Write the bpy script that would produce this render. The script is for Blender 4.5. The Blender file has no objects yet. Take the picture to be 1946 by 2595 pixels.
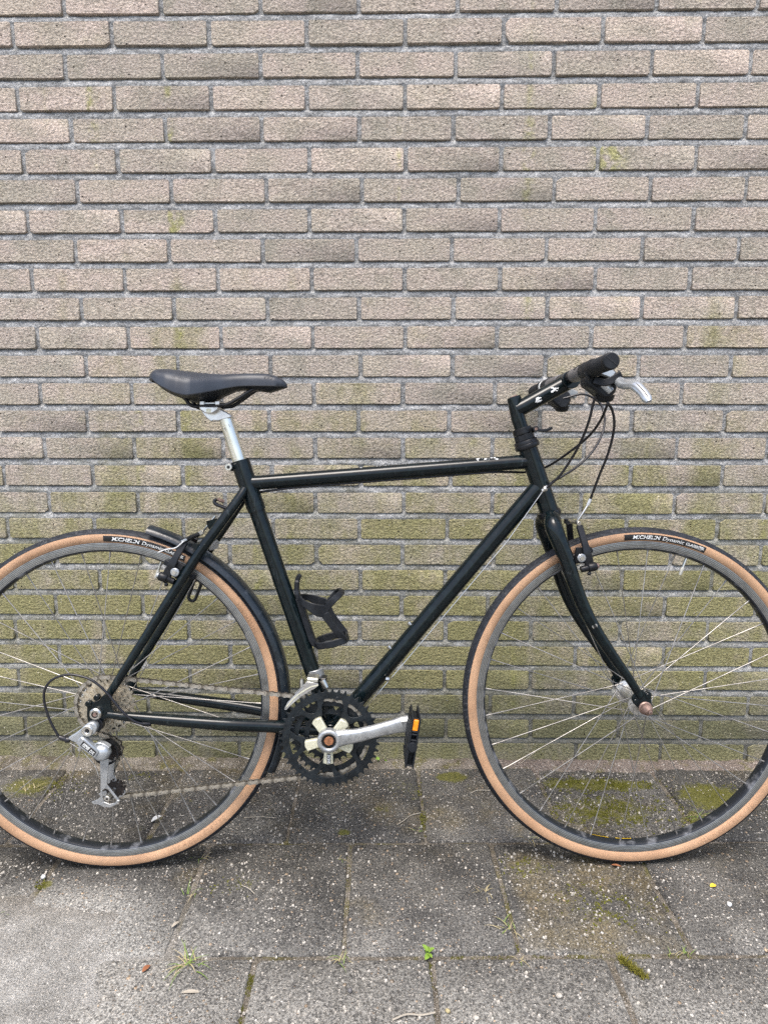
import bpy, bmesh, math, random
from math import sin, cos, pi, radians, sqrt, atan2, asin, hypot
from mathutils import Vector, Matrix, Quaternion, noise

# ------------------------------------------------------------------ camera, sky, sun, exposure
SC = bpy.context.scene
COL = SC.collection
CAM_F, CAM_PITCH, CAM_YAW, CAM_ROLL, CAM_D, CAM_H = 1689.835, 0.15417, -0.01349, -0.00068, 1.62833, 0.91482
cam_data = bpy.data.cameras.new('camera')
cam = bpy.data.objects.new('camera', cam_data)
COL.objects.link(cam)
F = Vector((sin(CAM_YAW) * cos(CAM_PITCH), cos(CAM_YAW) * cos(CAM_PITCH), -sin(CAM_PITCH)))
Rv = Vector((cos(CAM_YAW), -sin(CAM_YAW), 0))
Uv = Rv.cross(F)
Rr = Rv * cos(CAM_ROLL) + Uv * sin(CAM_ROLL)
Ur = Uv * cos(CAM_ROLL) - Rv * sin(CAM_ROLL)
cam.matrix_world = Matrix(((Rr.x, Ur.x, -F.x, 0.0), (Rr.y, Ur.y, -F.y, -CAM_D), (Rr.z, Ur.z, -F.z, CAM_H), (0, 0, 0, 1)))
cam_data.sensor_fit = 'HORIZONTAL'
cam_data.sensor_width = 36.0
cam_data.lens = CAM_F * 36.0 / 1946.0
cam_data.clip_start = 0.02
cam_data.clip_end = 500.0
SC.camera = cam

SUN_EL, SUN_AZ = 68.0, 195.0          # azimuth clockwise from +Y: the bright part of the cloud is behind the camera
world = bpy.data.worlds.new('World')
SC.world = world
world.use_nodes = True
wn = world.node_tree.nodes
wl = world.node_tree.links
for n_ in list(wn):
    wn.remove(n_)
w_out = wn.new('ShaderNodeOutputWorld')
w_bg = wn.new('ShaderNodeBackground')
w_sky = wn.new('ShaderNodeTexSky')
w_sky.sky_type = 'NISHITA'
w_sky.sun_disc = False
w_sky.sun_elevation = radians(SUN_EL)
w_sky.sun_rotation = radians(SUN_AZ)
w_sky.air_density = 1.0
w_sky.dust_density = 4.0
w_sky.ozone_density = 1.0
w_bg.inputs['Strength'].default_value = 0.15
wl.new(w_sky.outputs['Color'], w_bg.inputs['Color'])
wl.new(w_bg.outputs['Background'], w_out.inputs['Surface'])

sun_data = bpy.data.lights.new('sun', 'SUN')
sun_data.energy = 1.25
sun_data.angle = radians(24)
sun_data.color = (1.0, 0.96, 0.90)
sun = bpy.data.objects.new('sun', sun_data)
COL.objects.link(sun)
to_sun = Vector((sin(radians(SUN_AZ)) * cos(radians(SUN_EL)), cos(radians(SUN_AZ)) * cos(radians(SUN_EL)), sin(radians(SUN_EL))))
sun.rotation_euler = to_sun.to_track_quat('Z', 'Y').to_euler()
sun.location = to_sun * 6

SC.view_settings.view_transform = 'Standard'
SC.view_settings.look = 'None'
SC.view_settings.gamma = 1.0
SC.view_settings.use_curve_mapping = False
SC.view_settings.exposure = 1.18
SC.render.engine = 'CYCLES'
SC.cycles.use_denoising = False

rng = random.Random(7)
BIKE = (-0.55834, -0.41329, 0.02546, 0.08658, 1.04139)     # x and y of the rear contact point, heading, lean, wheelbase

# ------------------------------------------------------------------ node helpers
class NT:
    """Small wrapper that makes node graphs short to write."""
    def __init__(self, name):
        self.m = bpy.data.materials.new(name)
        self.m.use_nodes = True
        self.t = self.m.node_tree
        for n in list(self.t.nodes):
            self.t.nodes.remove(n)
        self.out = self.n('ShaderNodeOutputMaterial')
        self.b = self.n('ShaderNodeBsdfPrincipled')
        self.t.links.new(self.b.outputs[0], self.out.inputs['Surface'])
    def n(self, kind, **kw):
        x = self.t.nodes.new(kind)
        for k, v in kw.items():
            setattr(x, k, v)
        return x
    def put(self, sock, v):
        if v is None:
            return
        if hasattr(v, 'is_output') or isinstance(v, bpy.types.NodeSocket):
            self.t.links.new(v, sock)
        elif isinstance(v, tuple) and len(v) == 3 and sock.type == 'RGBA':
            sock.default_value = (*v, 1)
        else:
            sock.default_value = v
    def math(self, op, a, b=None, c=None, clamp=False):
        x = self.n('ShaderNodeMath', operation=op, use_clamp=clamp)
        self.put(x.inputs[0], a)
        if b is not None: self.put(x.inputs[1], b)
        if c is not None: self.put(x.inputs[2], c)
        return x.outputs[0]
    def mix(self, f, a, b, mode='MIX'):
        x = self.n('ShaderNodeMix', data_type='RGBA', blend_type=mode, clamp_factor=True)
        self.put(x.inputs[0], f); self.put(x.inputs[6], a); self.put(x.inputs[7], b)
        return x.outputs[2]
    def ramp(self, v, lo, hi, a=0.0, b=1.0):
        x = self.n('ShaderNodeMapRange', interpolation_type='SMOOTHSTEP')
        self.put(x.inputs['Value'], v)
        x.inputs['From Min'].default_value = lo; x.inputs['From Max'].default_value = hi
        x.inputs['To Min'].default_value = a; x.inputs['To Max'].default_value = b
        return x.outputs[0]
    def pos(self):
        return self.n('ShaderNodeNewGeometry').outputs['Position']
    def objc(self):
        return self.n('ShaderNodeTexCoord').outputs['Object']
    def uv(self):
        return self.n('ShaderNodeTexCoord').outputs['UV']
    def sep(self, v):
        x = self.n('ShaderNodeSeparateXYZ'); self.put(x.inputs[0], v); return x.outputs
    def scale(self, v, s, off=(0, 0, 0)):
        x = self.n('ShaderNodeMapping'); self.put(x.inputs['Vector'], v)
        x.inputs['Scale'].default_value = s; x.inputs['Location'].default_value = off
        return x.outputs[0]
    def noise(self, v, s, detail=3.0, rough=0.55, dist=0.0):
        x = self.n('ShaderNodeTexNoise'); self.put(x.inputs['Vector'], v)
        x.inputs['Scale'].default_value = s; x.inputs['Detail'].default_value = detail
        x.inputs['Roughness'].default_value = rough; x.inputs['Distortion'].default_value = dist
        return x.outputs[0]
    def vor(self, v, s, feature='F1', rnd=1.0):
        x = self.n('ShaderNodeTexVoronoi', feature=feature); self.put(x.inputs['Vector'], v)
        x.inputs['Scale'].default_value = s; x.inputs['Randomness'].default_value = rnd
        return x
    def bump(self, h, dist, strength=1.0, prev=None):
        x = self.n('ShaderNodeBump'); self.put(x.inputs['Height'], h)
        x.inputs['Distance'].default_value = dist; x.inputs['Strength'].default_value = strength
        if prev is not None: self.put(x.inputs['Normal'], prev)
        return x.outputs[0]
    def set(self, color=None, rough=None, metal=None, normal=None, coat=None, coat_rough=None, spec=None):
        i = self.b.inputs
        self.put(i['Base Color'], color); self.put(i['Roughness'], rough); self.put(i['Metallic'], metal)
        self.put(i['Normal'], normal); self.put(i['Coat Weight'], coat); self.put(i['Coat Roughness'], coat_rough)
        self.put(i['Specular IOR Level'], spec)
        return self.m

# ------------------------------------------------------------------ materials
def mat_brick():
    t = NT('brick_face')
    p = t.pos(); s = t.sep(p)
    rnd = t.n('ShaderNodeObjectInfo').outputs['Random']
    big = t.noise(t.scale(p, (1, 1, 2.2)), 7.0, 4, 0.6)
    pink = t.mix(t.ramp(big, 0.35, 0.68), (0.455, 0.390, 0.340), (0.43, 0.385, 0.318))
    grey = t.mix(t.ramp(t.noise(p, 15, 3), 0.45, 0.7), pink, (0.365, 0.332, 0.275))
    tone = t.mix(t.ramp(rnd, 0.0, 1.0), (0.88, 0.89, 0.885), (1.07, 1.045, 1.04))
    base = t.mix(1.0, grey, tone, 'MULTIPLY')
    # algae film, thicker low on the wall, in vertical runs
    runs = t.noise(t.scale(p, (11, 1, 1.5)), 1.0, 3, 0.6)
    film = t.math('ADD', t.ramp(s[2], 1.55, 0.30, -0.26, 0.52), t.math('MULTIPLY', t.math('SUBTRACT', runs, 0.5), 1.05))
    film = t.math('ADD', film, t.math('MULTIPLY', t.math('SUBTRACT', t.noise(p, 22, 4, 0.65), 0.5), 0.8))
    film = t.math('ADD', film, t.math('MULTIPLY', t.math('SUBTRACT', rnd, 0.5), 0.36))
    film = t.ramp(film, -0.05, 0.66, 0.0, 0.84)
    base = t.mix(film, base, (0.222, 0.218, 0.082))
    # brighter yellow-green streaks
    st = t.noise(t.scale(p, (17, 1, 0.9), (3.1, 0, 0.4)), 1.0, 2, 0.5)
    st2 = t.math('MULTIPLY', t.ramp(st, 0.60, 0.74), t.ramp(t.noise(p, 34, 3, 0.6), 0.40, 0.62))
    line = t.math('ABSOLUTE', t.math('SUBTRACT', s[0], t.math('ADD', 0.485, t.math('MULTIPLY', t.math('SUBTRACT', t.noise(t.scale(p, (0.4, 1, 1.2)), 4, 2), 0.5), 0.16))))
    st3 = t.math('MULTIPLY', t.ramp(line, 0.050, 0.010), t.math('MULTIPLY', t.ramp(s[2], 1.1, 1.5), t.ramp(t.noise(p, 40, 3), 0.36, 0.58)))
    base = t.mix(t.math('MULTIPLY', t.math('MULTIPLY', t.math('MAXIMUM', st2, st3), t.ramp(t.math('FRACT', t.math('MULTIPLY', rnd, 7.31)), 0.35, 0.7)), 0.72), base, (0.28, 0.285, 0.075))
    # damp dark growth on the lowest courses
    low = t.math('MULTIPLY', t.ramp(t.math('ADD', s[2], t.math('MULTIPLY', t.noise(p, 6, 4), 0.26)), 0.42, 0.18), t.ramp(s[2], 0.02, 0.09, 0.45, 1))
    base = t.mix(t.math('MULTIPLY', low, 0.66), base, (0.095, 0.10, 0.07))
    # grain, pale grit and burnt pits
    g = t.noise(t.scale(p, (0.88, 1, 1.12)), 200, 3, 0.72)
    base = t.mix(1.0, base, t.mix(t.ramp(g, 0.33, 0.67), (0.64, 0.63, 0.62), (1.29, 1.29, 1.29)), 'MULTIPLY')
    v = t.vor(p, 64)
    pit = t.math('MULTIPLY', t.ramp(v.outputs['Distance'], 0.15, 0.07), t.math('GREATER_THAN', t.sep(v.outputs['Color'])[0], 0.80))
    base = t.mix(t.math('MULTIPLY', pit, 0.9), base, (0.035, 0.03, 0.025))
    v2 = t.vor(p, 120)
    grit = t.math('MULTIPLY', t.ramp(v2.outputs['Distance'], 0.26, 0.12), t.math('GREATER_THAN', t.sep(v2.outputs['Color'])[0], 0.90))
    base = t.mix(t.math('MULTIPLY', grit, 0.6), base, (0.62, 0.58, 0.50))
    h = t.math('ADD', t.noise(t.scale(p, (0.80, 1, 1.2)), 140, 4, 0.62, 0.4), t.math('MULTIPLY', g, 0.55))
    h = t.math('SUBTRACT', h, t.math('MULTIPLY', pit, 0.9))
    return t.set(base, 0.92, 0.0, t.bump(h, 0.0060, 1.0), spec=0.25)

def mat_mortar():
    t = NT('mortar')
    p = t.pos(); s = t.sep(p)
    n1 = t.noise(t.scale(p, (1, 1, 2.5)), 26, 5, 0.65)
    c = t.mix(t.ramp(n1, 0.34, 0.66), (0.22, 0.225, 0.222), (0.40, 0.405, 0.40))
    g = t.noise(p, 230, 3, 0.72)
    c = t.mix(1.0, c, t.mix(t.ramp(g, 0.32, 0.68), (0.55, 0.55, 0.56), (1.36, 1.36, 1.36)), 'MULTIPLY')
    film = t.math('ADD', t.ramp(s[2], 1.5, 0.3, -0.25, 0.35), t.math('MULTIPLY', t.math('SUBTRACT', t.noise(t.scale(p, (8, 1, 2)), 1.0, 4, 0.65), 0.5), 1.6))
    c = t.mix(t.ramp(film, 0.0, 0.7, 0, 0.6), c, (0.155, 0.15, 0.075))
    low = t.ramp(t.math('ADD', s[2], t.math('MULTIPLY', t.noise(p, 7, 4), 0.25)), 0.42, 0.18)
    c = t.mix(t.math('MULTIPLY', low, 0.65), c, (0.10, 0.098, 0.078))
    return t.set(c, 0.95, 0.0, t.bump(t.math('ADD', g, t.math('MULTIPLY', t.noise(p, 120, 4, 0.7), 1.3)), 0.0035, 0.9), spec=0.2)

MOSS = [(0.149, -0.076, 0.05, 0.032, 1.0), (0.50, -0.10, 0.19, 0.035, 0.95), (0.49, -0.21, 0.17, 0.085, 0.62), (0.76, -0.155, 0.10, 0.075, 1.0),
        (0.69, -0.245, 0.06, 0.05, 0.7), (-0.885, -0.13, 0.10, 0.06, 0.75), (-0.104, -0.298, 0.02, 0.014, 0.8), (0.052, -0.155, 0.02, 0.03, 0.5),
        (-0.675, -0.467, 0.022, 0.016, 0.9), (0.27, -0.40, 0.06, 0.035, 0.42), (-0.30, -0.46, 0.05, 0.03, 0.35), (-0.63, -0.08, 0.04, 0.02, 0.4),
        (0.02, -0.12, 0.05, 0.05, 0.4), (-0.02, -0.21, 0.03, 0.02, 0.5), (0.40, -0.51, 0.10, 0.07, 0.35), (0.07, -0.245, 0.012, 0.03, 0.7)]

def mat_slab():
    t = NT('washed_concrete')
    p = t.pos(); s = t.sep(p)
    rnd = t.n('ShaderNodeObjectInfo').outputs['Random']
    n1 = t.noise(p, 9, 5, 0.65)
    c = t.mix(t.ramp(n1, 0.32, 0.70), (0.060, 0.0585, 0.055), (0.128, 0.124, 0.114))
    c = t.mix(1.0, c, t.mix(rnd, (0.74, 0.74, 0.73), (1.08, 1.07, 1.05)), 'MULTIPLY')
    # dry dust towards the front and over the front corner
    dust = t.math('ADD', t.ramp(s[1], -0.40, -0.80, 0.0, 0.60), t.math('MULTIPLY', t.ramp(s[0], -0.2, -0.62), t.ramp(s[1], -0.40, -0.55, 0.0, 0.65)))
    dust = t.math('ADD', dust, t.math('MULTIPLY', t.math('SUBTRACT', t.noise(p, 5, 5, 0.65), 0.5), 0.9))
    c = t.mix(t.ramp(dust, 0.05, 0.95, 0, 0.85), c, (0.31, 0.302, 0.275))
    # brown organic film
    br = t.math('ADD', t.math('MULTIPLY', t.math('SUBTRACT', t.noise(t.scale(p, (1, 1, 1), (4, 2, 0)), 6.5, 4, 0.6), 0.5), 2.2), t.ramp(s[1], -0.75, -0.1, -0.22, 0.06))
    br = t.math('ADD', br, t.math('MULTIPLY', t.math('MULTIPLY', t.ramp(s[0], 0.205, 0.24), t.ramp(s[0], 0.525, 0.495)), t.math('MULTIPLY', t.ramp(s[1], -0.645, -0.60), t.ramp(s[1], -0.33, -0.40, 0.0, 0.48))))
    c = t.mix(t.ramp(br, 0.0, 0.75, 0, 0.72), c, (0.155, 0.122, 0.058))
    # aggregate: pale, tan and dark stones of three sizes
    relief = None
    for sc, thr, r0, r1, k in ((105, 0.93, 0.40, 0.28, 0.95), (180, 0.80, 0.42, 0.28, 0.9), (300, 0.70, 0.44, 0.26, 0.85)):
        v = t.vor(p, sc)
        cs = t.sep(v.outputs['Color'])
        m = t.math('MULTIPLY', t.ramp(v.outputs['Distance'], r0, r1), t.math('GREATER_THAN', cs[0], thr))
        stone = t.mix(cs[1], (0.27, 0.25, 0.215), (0.52, 0.495, 0.45))
        stone = t.mix(t.math('GREATER_THAN', cs[2], 0.88), stone, (0.34, 0.26, 0.18))
        c = t.mix(t.math('MULTIPLY', m, k), c, stone)
        relief = m if relief is None else t.math('ADD', relief, t.math('MULTIPLY', m, 0.6))
    vd = t.vor(p, 300)
    c = t.mix(t.math('MULTIPLY', t.math('GREATER_THAN', t.sep(vd.outputs['Color'])[1], 0.80), 0.45), c, (0.022, 0.022, 0.024))
    g = t.noise(p, 260, 3, 0.75)
    c = t.mix(1.0, c, t.mix(t.ramp(g, 0.3, 0.7), (0.34, 0.34, 0.34), (1.70, 1.70, 1.70)), 'MULTIPLY')
    # moss stains
    mm = None
    for (mx, my, rx, ry, k) in MOSS:
        d = t.n('ShaderNodeVectorMath', operation='LENGTH')
        t.put(d.inputs[0], t.scale(p, (1 / rx, 1 / ry, 0), (-mx / rx, -my / ry, 0)))
        v = t.ramp(d.outputs['Value'], 1.25, 0.3, 0.0, k)
        mm = v if mm is None else t.math('MAXIMUM', mm, v)
    mk = t.math('ADD', mm, t.math('MULTIPLY', t.math('SUBTRACT', t.noise(p, 48, 5, 0.7), 0.5), 1.7))
    mk = t.math('MULTIPLY', t.ramp(mk, 0.35, 0.85), t.ramp(mm, 0.0, 0.2))
    gen = t.math('MULTIPLY', t.ramp(t.noise(p, 30, 5, 0.7), 0.60, 0.74), t.ramp(s[1], -0.55, -0.15, 0.0, 0.6))
    mk = t.math('MAXIMUM', mk, gen)
    c = t.mix(t.math('MULTIPLY', mk, 0.85), c, t.mix(t.noise(p, 130, 3), (0.05, 0.055, 0.012), (0.20, 0.19, 0.035)))
    h = t.math('ADD', t.math('MULTIPLY', relief, 0.8), t.math('ADD', t.noise(p, 190, 4, 0.7), t.math('MULTIPLY', g, 0.5)))
    return t.set(c, 0.9, 0.0, t.bump(h, 0.0030, 1.0), spec=0.3)

def mat_sand():
    t = NT('sand_and_soil')
    p = t.pos(); s = t.sep(p)
    n1 = t.noise(p, 14, 5, 0.7)
    c = t.mix(t.ramp(n1, 0.34, 0.68), (0.11, 0.095, 0.07), (0.24, 0.215, 0.18))
    lite = t.math('MULTIPLY', t.ramp(s[1], -0.42, -0.62), t.ramp(s[0], -0.25, -0.5))
    c = t.mix(lite, c, t.mix(t.ramp(n1, 0.3, 0.7), (0.26, 0.252, 0.23), (0.42, 0.41, 0.38)))
    pk = t.math('MULTIPLY', t.ramp(s[1], -0.09, -0.02), t.ramp(s[0], 0.1, 0.3))
    c = t.mix(t.math('MULTIPLY', pk, 0.6), c, (0.22, 0.175, 0.155))
    mo = t.math('MULTIPLY', t.ramp(t.noise(p, 20, 4, 0.65), 0.52, 0.70), t.ramp(lite, 1.0, 0.0))
    c = t.mix(t.math('MULTIPLY', mo, 0.7), c, (0.135, 0.125, 0.035))
    for sc, thr in ((170, 0.84), (330, 0.78)):
        v = t.vor(p, sc); cs = t.sep(v.outputs['Color'])
        m = t.math('MULTIPLY', t.ramp(v.outputs['Distance'], 0.40, 0.24), t.math('GREATER_THAN', cs[0], thr))
        c = t.mix(t.math('MULTIPLY', m, 0.8), c, t.mix(cs[1], (0.38, 0.34, 0.29), (0.62, 0.59, 0.54)))
    g = t.noise(p, 380, 3, 0.75)
    c = t.mix(1.0, c, t.mix(t.ramp(g, 0.3, 0.7), (0.45, 0.45, 0.45), (1.5, 1.5, 1.5)), 'MULTIPLY')
    return t.set(c, 0.97, 0.0, t.bump(t.math('ADD', g, t.noise(p, 110, 5, 0.75)), 0.0045, 1.0), spec=0.2)

def mat_paint():
    t = NT('dark_green_gloss_paint')
    p = t.objc()
    sc = t.noise(t.scale(p, (60, 60, 9)), 1.0, 5, 0.75, 1.5)
    worn = t.ramp(sc, 0.60, 0.70)
    sc2 = t.noise(p, 75, 3, 0.6)
    c = t.mix(t.ramp(sc2, 0.4, 0.7), (0.0025, 0.0055, 0.0070), (0.0050, 0.0105, 0.0120))
    c = t.mix(t.math('MULTIPLY', worn, 0.60), c, (0.050, 0.062, 0.066))
    dust = t.ramp(t.noise(p, 480, 2, 0.6), 0.70, 0.78)
    c = t.mix(t.math('MULTIPLY', dust, 0.35), c, (0.16, 0.16, 0.15))
    r = t.math('ADD', t.ramp(t.noise(p, 22, 4), 0.35, 0.7, 0.24, 0.42), t.math('MULTIPLY', worn, 0.25))
    return t.set(c, r, 0.0, t.bump(t.noise(p, 160, 3), 0.0004, 0.35), coat=0.5, coat_rough=0.045, spec=0.06)

def simple(name, color, rough=0.5, metal=0.0, var=0.25, scale=60, bump=0.0, spec=None, grime=None):
    t = NT(name)
    p = t.objc()
    n1 = t.noise(p, scale, 4, 0.65)
    lo = tuple(x * (1 - var) for x in color); hi = tuple(min(1, x * (1 + var)) for x in color)
    c = t.mix(t.ramp(n1, 0.3, 0.7), lo, hi)
    if grime:
        c = t.mix(t.ramp(t.noise(p, scale * 2.3, 5, 0.7), 0.52, 0.68, 0, 0.85), c, grime)
    r = t.ramp(t.noise(p, scale * 0.6, 3), 0.3, 0.7, max(0.03, rough - 0.09), min(1, rough + 0.1))
    nm = t.bump(t.noise(p, scale * 5, 3, 0.65), bump, 0.8) if bump else None
    return t.set(c, r, metal, nm, spec=spec)

def mat_tread():
    t = NT('tread_rubber')
    uv = t.sep(t.uv())
    p = t.objc()
    n1 = t.noise(p, 120, 4, 0.7)
    c = t.mix(t.ramp(n1, 0.3, 0.75), (0.010, 0.012, 0.016), (0.026, 0.030, 0.038))
    # slanted grooves that run in from both shoulders, and grit caught in them
    a = t.math('ABSOLUTE', t.math('SUBTRACT', uv[1], 0.5))
    ph = t.math('FRACT', t.math('ADD', t.math('MULTIPLY', uv[0], 84.0), t.math('MULTIPLY', a, 3.0)))
    gr = t.math('MULTIPLY', t.ramp(t.math('ABSOLUTE', t.math('SUBTRACT', ph, 0.5)), 0.10, 0.04), t.ramp(a, 0.06, 0.10))
    ring = t.ramp(t.math('ABSOLUTE', t.math('SUBTRACT', a, 0.30)), 0.022, 0.008)
    gr = t.math('MAXIMUM', gr, ring)
    dust = t.math('MULTIPLY', t.ramp(t.noise(p, 210, 4, 0.7), 0.52, 0.66), t.ramp(t.noise(p, 11, 3, 0.6), 0.46, 0.62))
    c = t.mix(t.math('MULTIPLY', dust, t.math('ADD', 0.25, t.math('MULTIPLY', gr, 0.5))), c, (0.24, 0.235, 0.225))
    return t.set(c, 0.62, 0.0, t.bump(t.math('SUBTRACT', t.math('MULTIPLY', n1, 0.25), gr), 0.0012, 0.8), spec=0.3)

def mat_tan():
    t = NT('tan_sidewall_rubber')
    uv = t.sep(t.uv()); p = t.objc()
    c = t.mix(t.ramp(t.noise(p, 9, 4, 0.6), 0.3, 0.7), (0.37, 0.215, 0.120), (0.51, 0.315, 0.185))
    c = t.mix(t.math('MULTIPLY', t.ramp(t.noise(p, 28, 5, 0.7), 0.46, 0.72), 0.55), c, (0.36, 0.22, 0.13))
    weave = t.math('SINE', t.math('ADD', t.math('MULTIPLY', uv[0], 3300), t.math('MULTIPLY', uv[1], 160)))
    fl = t.ramp(t.noise(p, 150, 2), 0.735, 0.76)
    c = t.mix(t.math('MULTIPLY', fl, 0.7), c, (0.75, 0.62, 0.45))
    return t.set(c, 0.6, 0.0, t.bump(t.math('ADD', weave, t.math('MULTIPLY', t.noise(p, 70, 4), 2)), 0.00022, 0.5))

def mat_rim():
    t = NT('worn_rim')
    p = t.objc(); s = t.sep(p)
    r = t.math('SQRT', t.math('ADD', t.math('MULTIPLY', s[0], s[0]), t.math('MULTIPLY', s[2], s[2])))
    side = t.math('MULTIPLY', t.ramp(r, 0.3022, 0.3030), t.ramp(r, 0.3162, 0.3156))
    lines = t.math('ADD', 0.5, t.math('MULTIPLY', 0.5, t.math('SINE', t.math('MULTIPLY', r, 2100))))
    al = t.mix(lines, (0.15, 0.155, 0.155), (0.40, 0.41, 0.40))
    al = t.mix(t.math('MULTIPLY', t.ramp(t.noise(p, 55, 4, 0.7), 0.45, 0.7), 0.5), al, (0.14, 0.145, 0.14))
    dusty = t.mix(t.math('MULTIPLY', t.ramp(t.noise(p, 30, 4, 0.6), 0.52, 0.70), 0.6), (0.010, 0.013, 0.018), (0.22, 0.23, 0.25))
    c = t.mix(side, dusty, al)
    return t.set(c, t.ramp(side, 0, 1, 0.38, 0.33), t.math('MULTIPLY', side, 0.85), t.bump(t.math('MULTIPLY', lines, side), 0.0003, 0.6))

def mat_grip():
    t = NT('grip_rubber')
    p = t.objc()
    c = t.mix(t.noise(p, 90, 3), (0.009, 0.010, 0.012), (0.018, 0.020, 0.023))
    return t.set(c, 0.6, 0.0, t.bump(t.noise(p, 420, 2), 0.0006, 0.7), spec=0.25)

def mat_leather():
    t = NT('saddle_cover')
    p = t.objc(); s = t.sep(p)
    c = t.mix(t.ramp(t.noise(p, 24, 4), 0.3, 0.7), (0.022, 0.027, 0.036), (0.034, 0.041, 0.053))
    v = t.vor(t.scale(p, (1, 1, 0)), 300, rnd=0.0)
    zone = t.math('MULTIPLY', t.math('MULTIPLY', t.ramp(s[0], 0.150, 0.162), t.ramp(s[0], 0.225, 0.205)), t.ramp(s[2], 0.962, 0.970))
    dots = t.math('MULTIPLY', t.ramp(v.outputs['Distance'], 0.34, 0.22), zone)
    c = t.mix(t.math('MULTIPLY', dots, 0.75), c, (0.006, 0.007, 0.009))
    h = t.math('SUBTRACT', t.math('MULTIPLY', t.noise(p, 700, 2), 0.3), dots)
    return t.set(c, 0.42, 0.0, t.bump(h, 0.0006, 0.6), spec=0.4)

def mat_leaf(name, a, b, rough=0.6):
    t = NT(name)
    n1 = t.noise(t.pos(), 90, 3)
    rnd = t.n('ShaderNodeObjectInfo').outputs['Random']
    c = t.mix(n1, a, b)
    t.b.inputs['Subsurface Weight'].default_value = 0.0
    return t.set(c, rough, 0.0, spec=0.3)

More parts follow.
